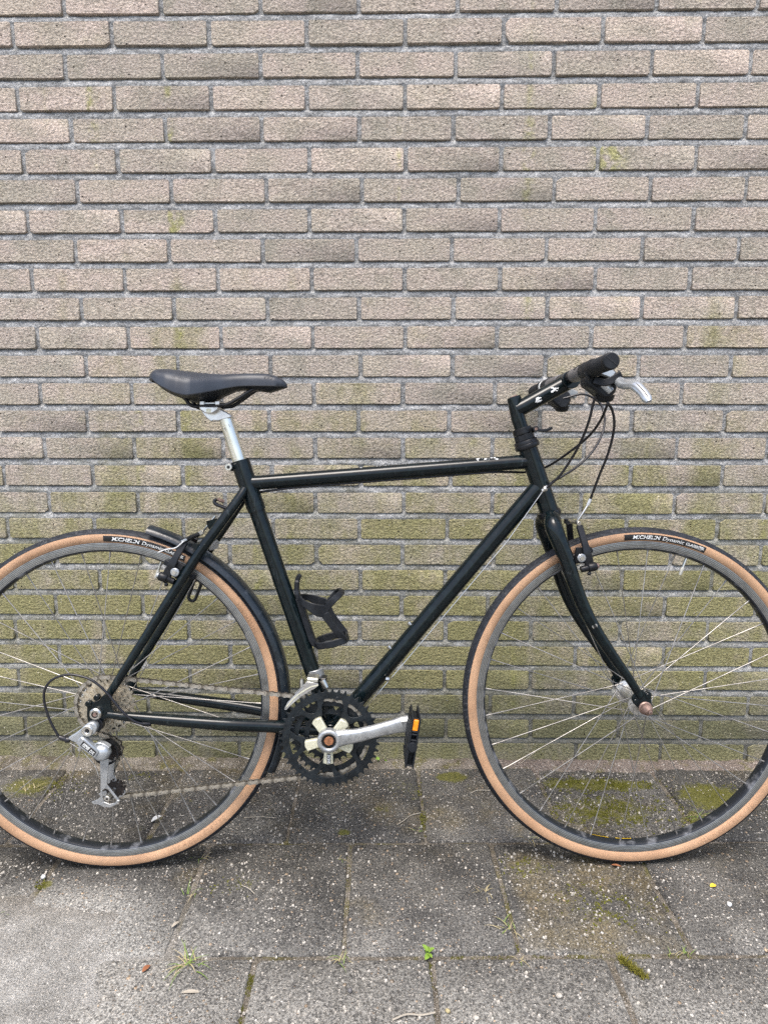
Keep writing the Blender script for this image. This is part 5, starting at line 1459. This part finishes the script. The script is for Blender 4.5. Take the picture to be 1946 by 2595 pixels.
MB().tube([(0.0850, -0.0712, 0.3228), (0.0880, -0.0702, 0.3216), (0.0985, -0.0668, 0.3205), (0.1010, -0.066, 0.3205)], [0.0036, 0.0040, 0.0046, 0.0034], 12).build('cable_stop', 'black', bike, bevel=0.0005)
MB().tube([(0.1000, -0.066, 0.3205), (0.30, -0.046, 0.2980), (0.44, -0.02, 0.2700)], 0.0008, 6).build('shift_wire', 'steel', bike)

# ---- front derailleur
fd = empty('front_derailleur', bike)
mb = MB()
mb.prism([(0.3945, 0.3990), (0.4165, 0.3950), (0.4172, 0.3905), (0.4100, 0.3850), (0.3990, 0.3790), (0.3850, 0.3700), (0.3700, 0.3580), (0.3560, 0.3440), (0.3520, 0.3440), (0.3525, 0.3480), (0.3589, 0.3593), (0.3709, 0.3713), (0.3864, 0.3869)], -0.0622, -0.0604)
mb.build('outer_cage', 'alu', fd, bevel=0.0005)
mb = MB(); mb.strap(crom([(0.3560, -0.0626, 0.3500), (0.3720, -0.0626, 0.3680), (0.3880, -0.0626, 0.3800), (0.4020, -0.0626, 0.3880), (0.4165, -0.0626, 0.3920)], 5), 0.0016, 0.0012, (-0.6, 0, 0.8)); mb.build('cage_rib', 'cream', fd)
mb = MB(); mb.prism([(0.3870, 0.3870), (0.4100, 0.3850), (0.3990, 0.3760), (0.3850, 0.3690), (0.3700, 0.3600), (0.3600, 0.3510), (0.3620, 0.3600), (0.3720, 0.3720)], -0.0440, -0.0425); mb.build('inner_cage', 'alu', fd, bevel=0.0004)
mb = MB(); mb.box((0.4055, -0.046, 0.4005), (0.0215, 0.030, 0.0080), Matrix.Rotation(radians(4), 3, 'Y')); mb.build('top_link', 'post', fd, bevel=0.0016)
mb = MB(); mb.tube([(0.4070, 0, 0.3990 - 0.012), (0.4040, 0, 0.3990 + 0.006)], 0.0178, 22); mb.build('band_clamp', 'crank', fd, bevel=0.0008)
mb = MB(); mb.box((0.4240, -0.022, 0.3880), (0.0120, 0.0240, 0.0150)); mb.build('linkage', 'black', fd, bevel=0.0018)
mb = MB(); mb.tube([(0.4220, -0.030, 0.3920), (0.4300, -0.032, 0.3760)], [0.0070, 0.0064], 12); mb.build('clamp_bolt', 'steel', fd, bevel=0.001)
mb = MB(); mb.tube([(0.3790, -0.004, 0.3860), (0.3800, -0.006, 0.3700)], [0.0046, 0.0060], 12); mb.build('cable_anchor', 'chain', fd, bevel=0.0006)
MB().tube([(0.3752, 0.000, 0.4318), (0.3765, 0.000, 0.4126), (0.3788, -0.003, 0.3800)], 0.0008, 6).build('cable_tail', 'steel', fd)

# ---- rim brakes
def v_brake(name, piv, top, pad, back, tip_y):
    """Near and far arms of a linear-pull brake; piv, top, pad are (x, z) points."""
    br = empty(name, bike)
    for s in (-1, 1):
        a = Vector((piv[0], s * 0.0500, piv[1])); b = Vector((top[0], s * tip_y, top[1]))
        mid = a.lerp(b, 0.45) + Vector((0, s * 0.006, 0))
        MB().strap(crom([a, mid, b], 5), [0.0165] * 3 + [0.0150] * 3 + [0.0125] * 5, 0.0070, (back[0], 0, back[1])).build('brake_arm', 'black', br, bevel=0.0014)
        bk = Vector((back[0], 0, back[1]))
        mb = MB(); mb.tube([a - bk * -0.014, a - bk * -0.010, a + bk * 0.004, a - bk * 0.012, a - bk * 0.016, a - bk * 0.019], [0.0055, 0.0065, 0.0078, 0.0088, 0.0072, 0.0030], 16) if False else mb.tube([a + bk * 0.018, a + bk * 0.004, a + bk * 0.003, a - bk * 0.010, a - bk * 0.0135], [0.0062, 0.0062, 0.0088, 0.0088, 0.0070], 16)
        mb.build('pivot_boss', 'black', br, bevel=0.0006, smooth=35)
        MB().tube([a - bk * 0.0125, a - bk * 0.0175], [0.0060, 0.0046], 12).build('pivot_screw', 'rustnut' if name == 'front_brake' else 'silver', br, bevel=0.0008)
        for q in (0.001, 0.006):
            pass
        mb = MB(); mb.ball(a + Vector((bk.x * 0.002, s * 0.002, -0.0115)), 0.0042, 8); mb.build('spring_screw', 'black', br)
        pc = Vector((pad[0], s * 0.020, pad[1]))
        tn = Vector((-(pad[1] - 0.343), 0, pad[0] - (WB if name == 'front_brake' else 0))).normalized()
        MB().strap([pc - tn * 0.033, pc - tn * 0.015, pc + tn * 0.015, pc + tn * 0.033], 0.0105, 0.0110, tn.cross(Vector((0, 1, 0)))).build('brake_pad', 'plastic', br, bevel=0.0014)
        mb = MB(); mb.cyl((pad[0], s * 0.024, pad[1]), (pad[0], s * 0.0600, pad[1]), 0.0040, 12); mb.build('pad_post', 'steel', br)
        mb = MB(); mb.cyl((pad[0], s * 0.0505, pad[1]), (pad[0], s * 0.0560, pad[1]), 0.0082, 14); mb.build('pad_washer', 'silver', br, bevel=0.0012)
        mb = MB(); mb.box((pad[0], s * 0.0445, pad[1] + 0.004), (0.020, 0.0045, 0.030), Matrix.Rotation(-atan2(back[1], -back[0]) * 0.2, 3, 'Y')); mb.build('pad_carrier', 'black', br, bevel=0.0012)
    return br
fbk = v_brake('front_brake', (0.9335, 0.6135), (0.9165, 0.6925), (0.9160, 0.6320), (-0.97, -0.22), 0.034)
mb = MB(); mb.tube([(0.9155, -0.038, 0.6960), (0.9120, -0.020, 0.6985), (0.9110, 0.012, 0.6990)], [0.0045, 0.0034, 0.0030], 10); mb.build('noodle_holder', 'steel', fbk, bevel=0.0006)
mb = MB(); mb.box((0.9150, 0.036, 0.6950), (0.016, 0.010, 0.010)); mb.build('cable_clamp', 'black', fbk, bevel=0.0015)
rbk = v_brake('rear_brake', (0.1290, 0.5960), (0.1640, 0.6640), (0.1480, 0.6075), (0.92, -0.38), 0.036)
mb = MB(); mb.tube(crom([(0.1660, -0.040, 0.6665), (0.1700, -0.024, 0.6700), (0.1755, 0.004, 0.6725), (0.1800, 0.02, 0.6740)], 4), 0.0046, 10); mb.build('rubber_boot', 'plastic', rbk)
mb = MB(); mb.box((0.1640, -0.041, 0.6665), (0.011, 0.012, 0.005), Matrix.Rotation(radians(-25), 3, 'Y')); mb.build('cable_clamp', 'silver', rbk, bevel=0.001)
MB().tube(crom([(0.1640, -0.046, 0.6660), (0.1590, -0.048, 0.6610), (0.1480, -0.047, 0.6530), (0.1300, -0.046, 0.6500), (0.1180, -0.046, 0.6455), (0.1150, -0.046, 0.6440)], 4), 0.0012, 7).build('frayed_wire', 'ferrule', rbk)
MB().tube(crom([(0.1790, 0.016, 0.6735), (0.1850, 0.012, 0.6780), (0.1960, 0.005, 0.6900), (0.2140, 0.0, 0.7100)], 4), [0.0030] * 5 + [0.0022] * 8, 8).build('brake_noodle', 'steel', rbk)
mb = MB(); mb.box((0.1800, 0.012, 0.6740), (0.016, 0.012, 0.008), Matrix.Rotation(radians(-35), 3, 'Y')); mb.build('noodle_holder', 'steel', rbk, bevel=0.001)
mb = MB(); mb.prism([(0.1960, 0.7000), (0.2170, 0.7060), (0.2230, 0.6950), (0.2060, 0.6790), (0.1990, 0.6880)], -0.0050, -0.0030); mb.cyl((0.2000, -0.0052, 0.6985), (0.2000, -0.0056, 0.6985), 0.0015, 8); mb.build('brake_bridge', 'paint', rbk, bevel=0.0005)
MB().tube(crom([(0.2420, 0.004, 0.7220), (0.2260, 0.002, 0.7280), (0.2150, 0.0, 0.7330), (0.2120, 0.0, 0.7390), (0.2160, 0.0, 0.7430)], 4), 0.0036, 10).build('brake_cable', 'housing', bike)
MB().tube(crom([(0.2180, 0.001, 0.7430), (0.2230, 0.003, 0.7400), (0.2290, 0.006, 0.7380)], 4), 0.0034, 8).build('cable_cap', 'rustnut', bike)

# slotted tab behind the seat stay
mb = MB(); d_ = Vector((-0.36, 0, -0.93)).normalized(); n_ = Vector((0.93, 0, -0.36))
loop = []
for q in (0, 1):
    for k in range(9):
        t = pi * k / 8 + pi * q
        c_ = Vector((0.1625, 0.047, 0.5680)) + d_ * (0.030 if q == 0 else 0.0)
        loop.append(c_ + n_ * 0.0075 * cos(t) + d_ * 0.0075 * sin(t))
loop.append(loop[0])
mb.tube(loop, 0.0034, 8, False); mb.build('slotted_tab', 'black', bike)

# ---- mudguard
def mudguard():
    mb = MB(); R0 = 0.3500
    a0, a1 = 76.0, -24.0; n = 60; sec = [(-0.0235, -0.0075), (-0.0215, -0.0010), (-0.0170, 0.0030), (-0.0095, 0.0058), (0.0, 0.0066), (0.0095, 0.0058), (0.0170, 0.0030), (0.0215, -0.0010), (0.0235, -0.0075)]
    m = len(sec); vs = []; fs = []
    for i in range(n + 1):
        a = radians(lerp(a0, a1, i / n)); lift = 0.0035 * max(0, (lerp(a0, a1, i / n) - 58) / 18)
        for y, dr in sec: vs.append(((R0 + dr + lift) * cos(a), y, 0.343 + (R0 + dr + lift) * sin(a)))
        for y, dr in sec[::-1]: vs.append(((R0 + dr + lift - 0.0016) * cos(a), y * 0.955, 0.343 + (R0 + dr + lift - 0.0016) * sin(a)))
    w = 2 * m
    for i in range(n):
        for k in range(w): fs.append([i * w + k, i * w + (k + 1) % w, (i + 1) * w + (k + 1) % w, (i + 1) * w + k])
    for e in (0, n):
        for k in range(m - 1): fs.append([e * w + k, e * w + k + 1, e * w + w - 2 - k, e * w + w - 1 - k])
    mb.add(vs, fs)
    g = mb.build('mudguard', 'guard', bike, smooth=40)
    MB().prism([(0.1900, 0.6480), (0.2080, 0.6600), (0.2140, 0.6560), (0.2100, 0.6420), (0.1940, 0.6380)], 0.028, 0.030).build('guard_bracket', 'alu', g)
mudguard()

# ---- bottle cage on the seat tube
cage = empty('bottle_cage', bike)
mb = MB()
mb.strap([(0.3740, 0, 0.5480), (0.3838, 0, 0.5150), (0.3995, 0, 0.4650), (0.4045, 0, 0.4570), (0.4130, 0, 0.4540)], 0.022, 0.0120, (0, 1, 0))
mb.build('cage_spine', 'plastic', cage, bevel=0.0016)
mb = MB(); mb.strap(crom([(0.3755, 0, 0.5420), (0.3715, 0, 0.5580), (0.3710, 0, 0.5730), (0.3730, 0, 0.5860), (0.3780, 0, 0.5940)], 4), [0.022] * 5 + [0.018] * 6 + [0.013] * 6, 0.0090, (0, 1, 0)); mb.build('cage_tongue', 'plastic', cage, bevel=0.0018)
for s in (-1, 1):
    mb = MB(); mb.strap(crom([(0.3770, s * 0.008, 0.5480), (0.3850, s * 0.026, 0.5440), (0.4000, s * 0.0370, 0.5375), (0.4160, s * 0.0365, 0.5300), (0.4300, s * 0.030, 0.5260)], 5), [0.0110, 0.0110, 0.0112, 0.0114, 0.0118, 0.0122, 0.0126, 0.0130, 0.0140, 0.0150, 0.0165, 0.0180, 0.0195, 0.0210, 0.0225, 0.0235, 0.0240, 0.0240, 0.0235, 0.0225, 0.0210], 0.0045, (0.20, 0, 0.98)); mb.build('cage_arm', 'plastic', cage, bevel=0.0011)
    mb = MB(); mb.strap(crom([(0.4270, s * 0.0310, 0.5230), (0.4370, s * 0.0300, 0.5060), (0.4520, s * 0.0290, 0.4850), (0.4655, s * 0.0250, 0.4690)], 4), [0.0170, 0.0160, 0.0150, 0.0142] + [0.0130] * 9, 0.0055, (0.80, 0, 0.60)); mb.build('cage_strut', 'plastic', cage, bevel=0.0012)
    mb = MB(); mb.strap(crom([(0.4060, s * 0.004, 0.4555), (0.4130, s * 0.024, 0.4570), (0.4300, s * 0.033, 0.4610), (0.4500, s * 0.031, 0.4650), (0.4650, s * 0.024, 0.4685), (0.4700, s * 0.002, 0.4700)], 5), 0.0140, 0.0048, (-0.31, 0, 0.95)); mb.build('cage_foot', 'plastic', cage, bevel=0.0012)
mb = MB(); mb.strap(crom([(0.4270, -0.0300, 0.5270), (0.4370, -0.0330, 0.5400), (0.4470, -0.0330, 0.5510), (0.4560, -0.0220, 0.5580), (0.4595, 0.0, 0.5600), (0.4560, 0.0220, 0.5580), (0.4470, 0.0330, 0.5510), (0.4370, 0.0330, 0.5400), (0.4270, 0.0300, 0.5270)], 4), 0.0125, 0.0048, (-0.75, 0, 0.66)); mb.build('cage_lip', 'plastic', cage, bevel=0.0013)

# ------------------------------------------------------------------ growth and litter on the ground
def blade(mb, base, az, length, width, bend, lean=0.3, n=4, twist=0.0):
    """A curved tapering blade with a shallow fold."""
    b = Vector(base); d = Vector((cos(az), sin(az), 0)); s = Vector((-sin(az), cos(az), 0)); L = []
    p = b.copy(); ang = lean
    for i in range(n + 1):
        f = i / n; w = width * (1 - f ** 1.8) * 0.5 + 0.0001
        L.append((p - s * w, p - Vector((0, 0, w * 0.35)), p + s * w))
        st = length / n
        p = p + (d * sin(ang) + Vector((0, 0, 1)) * cos(ang)) * st
        p.z = max(p.z, base[2] + 0.0006)
        ang += bend / n
    vs = [v for t in L for v in t]; fs = []
    for i in range(n):
        a = i * 3; fs += [[a, a + 1, a + 4, a + 3], [a + 1, a + 2, a + 5, a + 4]]
    mb.add(vs, fs)
def leaf(mb, base, az, length, width, rise=0.5, n=5):
    """An oval leaf on a short stalk."""
    b = Vector(base); d = Vector((cos(az) * cos(rise), sin(az) * cos(rise), sin(rise))); s = Vector((-sin(az), cos(az), 0)); up = s.cross(d) * -1
    vs = []; fs = []
    for i in range(n + 1):
        f = i / n; w = width * 0.5 * (sin(pi * min(1, 0.06 + f * 0.94)) ** 0.8) if i < n else 0.0002
        c = b + d * length * f + Vector((0, 0, -0.25 * length * f * f))
        vs += [c - s * w + Vector((0, 0, w * 0.3)), c, c + s * w + Vector((0, 0, w * 0.3))]
    for i in range(n):
        a = i * 3; fs += [[a, a + 1, a + 4, a + 3], [a + 1, a + 2, a + 5, a + 4]]
    mb.add(vs, fs)

def grass_tuft(name, x, y, label, seed, n_green, n_dry, size, group='tufts of grass in the paving joints'):
    size *= 0.78; n_green = (n_green * 2 + 2) // 3; n_dry = (n_dry * 2 + 2) // 3
    r = random.Random(seed)
    t = empty(name, None, (x, y, -0.002)); tag(t, label, 'grass tuft', group)
    for part, mat, n in (('green_blades', 'grass', n_green), ('dry_blades', 'straw', n_dry)):
        if not n: continue
        mb = MB()
        for _ in range(n):
            blade(mb, (r.gauss(0, size * 0.22), r.gauss(0, size * 0.14), 0), r.uniform(0, 6.28), size * r.uniform(0.5, 1.15), size * r.uniform(0.02, 0.04) + 0.0004, r.uniform(0.7, 2.0), r.uniform(0.5, 1.25))
        mb.build(part, mat, t, smooth=60)
    return t
TUFTS = [
    (-0.383, -0.489, 'small upright green tuft in the joint just below the rear wheel', 1, 7, 3, 0.034),
    (-0.704, -0.542, 'tiny pale grass sprout at the left edge beside the sandy patch', 2, 5, 3, 0.026),
    (-0.341, -0.652, 'sprawling half-dry tuft at a joint crossing right of the sandy patch', 3, 16, 16, 0.055),
    (-0.084, -0.640, 'low sparse tuft at the joint crossing below the cranks', 4, 9, 9, 0.034),
    (-0.391, -0.387, 'thin dry tuft behind the rear tyre where it meets the paving', 5, 4, 6, 0.030),
    (-0.103, -0.385, 'single yellowing sprig in the joint between cranks and front wheel', 6, 2, 6, 0.026),
    (0.204, -0.568, 'green star-shaped tuft in the upright joint in front of the front wheel', 7, 12, 10, 0.045),
    (0.052, -0.296, 'fallen narrow green sprig beside the joint left of the front wheel', 8, 6, 2, 0.032),
    (0.499, -0.615, 'weedy green strip of tufts in the joint right of the loose moss', 9, 12, 6, 0.026),
    (0.693, -0.237, 'bright green blades growing through moss inside the front wheel', 10, 14, 4, 0.045),
    (0.30, -0.318, 'flattened dry strands beside the joint left of the front tyre foot', 11, 1, 9, 0.045),
    (-0.880, -0.150, 'yellow dry grass over the moss inside the rear wheel', 12, 3, 18, 0.050),
    (0.175, -0.480, 'grey withered rosette left of the brown stained slab', 13, 0, 14, 0.032),
    (0.470, -0.618, 'small green seedling in the joint beside the fallen moss clump', 14, 6, 2, 0.018),
    (0.215, -0.635, 'dry strands at the joint crossing below the star-shaped tuft', 15, 1, 9, 0.030),
]
for x, y, lab, seed, a, b, s in TUFTS:
    grass_tuft('grass_tuft', x, y, lab, seed, a, b, s)

def weed(x, y, label, seed, n, size):
    r = random.Random(seed)
    t = empty('weed', None, (x, y, -0.002)); tag(t, label, 'weed', 'leafy weeds')
    mb = MB()
    for k in range(3): mb.tube([(0, 0, 0), (r.gauss(0, .1) * size, r.gauss(0, .1) * size, size * 0.35)], 0.0006, 5)
    mb.build('stem', 'weed', t)
    lm = MB(); leaf(lm, (0, 0, 0), 0, size, size * 0.52, 0.35); me = lm.mesh('leaf', 'weed', smooth=60)
    for k in range(n):
        o = link('leaf', me, t); q = r.uniform(0.6, 1.1)
        o.location = (r.gauss(0, .06) * size, r.gauss(0, .06) * size, size * r.uniform(0.15, 0.4)); o.rotation_euler = (r.uniform(-.3, .3), r.uniform(-.7, .2), 6.28 * k / n + r.uniform(-.4, .4)); o.scale = (q, q, q)
weed(0.061, -0.627, 'pale green four-leaved weed standing in the front joint', 31, 5, 0.020)
weed(-0.040, -0.012, 'leafy weed at the wall foot just right of the chainrings', 32, 7, 0.018)
weed(-0.012, -0.012, 'smaller leafy weed at the wall foot nearer the pedal', 33, 5, 0.015)

# moss cushions on the slabs: one mass of little tufts
def build_moss():
    r = random.Random(77); mb_v = []; mb_f = []
    for (mx, my, rx, ry, k) in MOSS:
        n = int(26000 * rx * ry * 3.14 * k * 3.2)
        for _ in range(n):
            q = r.gauss(0, 0.48), r.gauss(0, 0.48)
            x, y = mx + q[0] * rx, my + q[1] * ry
            if noise.noise(Vector((x * 42, y * 42, 2))) + noise.noise(Vector((x * 120, y * 120, 7))) * 0.6 < -0.02 + 0.10 * (q[0] ** 2 + q[1] ** 2): continue
            s = r.uniform(0.0010, 0.0026); h = r.uniform(0.0010, 0.0036) * (0.55 + 0.6 * k); o = len(mb_v); a0 = r.random() * 6.28
            lx, ly = r.gauss(0, 0.0012), r.gauss(0, 0.0012)
            for c in range(3):
                t = a0 + c * 2.094; mb_v.append((x + s * cos(t), y + s * sin(t), -0.0016))
            mb_v.append((x + lx, y + ly, -0.001 + h))
            mb_f += [(o, o + 1, o + 3), (o + 1, o + 2, o + 3), (o + 2, o, o + 3)]
    # thin lines of moss in some of the joints
    for (xa, ya, xb, yb, n) in ((-0.23, -0.640, -0.23, -0.80, 500), (0.06, -0.640, 0.06, -0.80, 550), (0.35, -0.64, 0.35, -0.80, 420), (0.06, -0.630, 0.50, -0.618, 420), (0.215, -0.45, 0.215, -0.62, 260), (0.515, -0.36, 0.505, -0.62, 380), (0.07, -0.04, 0.072, -0.32, 300), (-0.088, -0.34, -0.085, -0.62, 200)):
        for _ in range(n):
            t = r.random(); x = lerp(xa, xb, t) + r.gauss(0, 0.0030); y = lerp(ya, yb, t) + r.gauss(0, 0.0030)
            if noise.noise(Vector((x * 30, y * 30, 5))) < -0.05: continue
            s = r.uniform(0.0008, 0.0019); o = len(mb_v); a0 = r.random() * 6.28
            for c in range(3):
                q = a0 + c * 2.094; mb_v.append((x + s * cos(q), y + s * sin(q), -0.007))
            mb_v.append((x, y, -0.0055 + r.uniform(0.001, 0.0045)))
            mb_f += [(o, o + 1, o + 3), (o + 1, o + 2, o + 3), (o + 2, o, o + 3)]
    me = bpy.data.meshes.new('moss'); me.from_pydata(mb_v, [], mb_f); me.materials.append(M['moss']); me.update()
    tag(link('moss', me), kind='stuff')
build_moss()

# a clump of moss that has fallen on the paving
r_ = random.Random(55); mb = MB()
for k in range(420):
    t = r_.random(); x = lerp(-0.014, 0.014, t) + r_.gauss(0, 0.0035); y = lerp(0.017, -0.020, t) + r_.gauss(0, 0.0040)
    blade(mb, (x, y, 0.0), r_.uniform(0, 6.28), r_.uniform(0.004, 0.011), 0.0014, r_.uniform(0.3, 1.6), r_.uniform(0.0, 1.0), 2)
o = mb.build('moss_clump', 'mossdark', None, smooth=0); o.location = (0.396, -0.650, 0.0005)
tag(o, 'loose oblong olive moss clump lying on the paving below the front wheel', 'moss clump')

def flat_leaf(x, y, az, L, W, mat, label, curl=0.3, cat='leaf'):
    mb = MB(); leaf(mb, (-L / 2 * cos(az), -L / 2 * sin(az), 0.0018), az, L, W, curl, 6)
    o = mb.build('fallen_leaf', mat, None, smooth=60); o.location = (x, y, 0.0)
    tag(o, label, cat, 'fallen leaves on the paving')
flat_leaf(0.620, -0.458, 0.3, 0.014, 0.010, 'yleaf', 'small yellow leaf on the grey slab right of the front wheel foot')
flat_leaf(-0.405, -0.663, 1.0, 0.016, 0.009, 'bleaf', 'red-brown leaf by the sprawling half-dry tuft')
flat_leaf(0.452, -0.403, -0.3, 0.020, 0.006, 'bleaf', 'brown curled leaf scrap just below the front tyre')
flat_leaf(-0.388, -0.566, 1.1, 0.020, 0.006, 'twig', 'pale narrow bleached leaf on the slab edge beside the sandy patch', 0.15)
flat_leaf(-0.317, -0.706, 0.15, 0.032, 0.007, 'twig', 'long pale bleached leaf at the front below the sprawling tuft', 0.12)
flat_leaf(-0.528, -0.262, 0.6, 0.026, 0.014, 'ferrule', 'crumpled white scrap on the dark slab inside the rear wheel', 0.5)

def twig(pts, rad, label):
    mb = MB(); mb.tube(crom([Vector(p) for p in pts], 4), rad, 6)
    o = mb.build('twig', 'twig'); tag(o, label, 'twig', 'dry twigs on the paving')
twig([(0.000, -0.752, .002), (0.022, -0.744, .004), (0.045, -0.743, .002), (0.066, -0.741, .005)], 0.0013, 'pale branching twig at the front edge in the joint left of centre')
twig([(0.010, -0.275, .002), (0.030, -0.256, .004), (0.040, -0.240, .002), (0.064, -0.232, .004)], 0.0008, 'thin bent twig beside the joint left of the front wheel')
twig([(0.186, -0.150, .002), (0.205, -0.140, .004), (0.238, -0.138, .003)], 0.0009, 'dry twig on the slab touching the front tyre at its left')
twig([(-0.292, -0.468, .002), (-0.276, -0.478, .004), (-0.262, -0.490, .002)], 0.0008, 'forked brown twig on the slab below the chain')
twig([(-0.335, -0.252, .002), (-0.300, -0.250, .003), (-0.262, -0.252, .002)], 0.0006, 'long straw-thin twig on the dark slab right of the rear wheel')
twig([(0.330, -0.018, .004), (0.352, -0.012, .020), (0.372, -0.008, .034)], 0.0007, 'slanting stalk leaning on the wall foot inside the front wheel')

def pebble(x, y, s, label, mat='stone'):
    r = random.Random(int(abs(x * 1e4 + y * 1e3)))
    mb = MB(); mb.ball((0, 0, 0), s, 8, (1.0, 0.78, 0.62))
    mb.v = [tuple(Vector(v) * (1 + r.uniform(-.14, .14))) for v in mb.v]
    o = mb.build('pebble', mat, None, smooth=60); o.location = (x, y, s * 0.35); o.rotation_euler = (0, 0, r.uniform(0, 3))
    tag(o, label, 'pebble', 'single pebbles on the paving')
pebble(0.627, -0.506, 0.0062, 'white pebble on the grey slab below the yellow leaf', 'ferrule')
pebble(-0.688, -0.449, 0.0060, 'white stone at the left just below the rear tyre', 'ferrule')
pebble(-0.067, -0.700, 0.0052, 'dark blue-black chip on the front slab below the cranks', 'greyband')
pebble(0.127, -0.746, 0.0055, 'cream pebble at the front edge right of the pale twig')
pebble(0.262, -0.706, 0.0060, 'pale pebble pair stone on the front slab left of the loose moss')
pebble(0.085, -0.735, 0.0045, 'small tan pebble on the front slab right of the joint', 'straw')
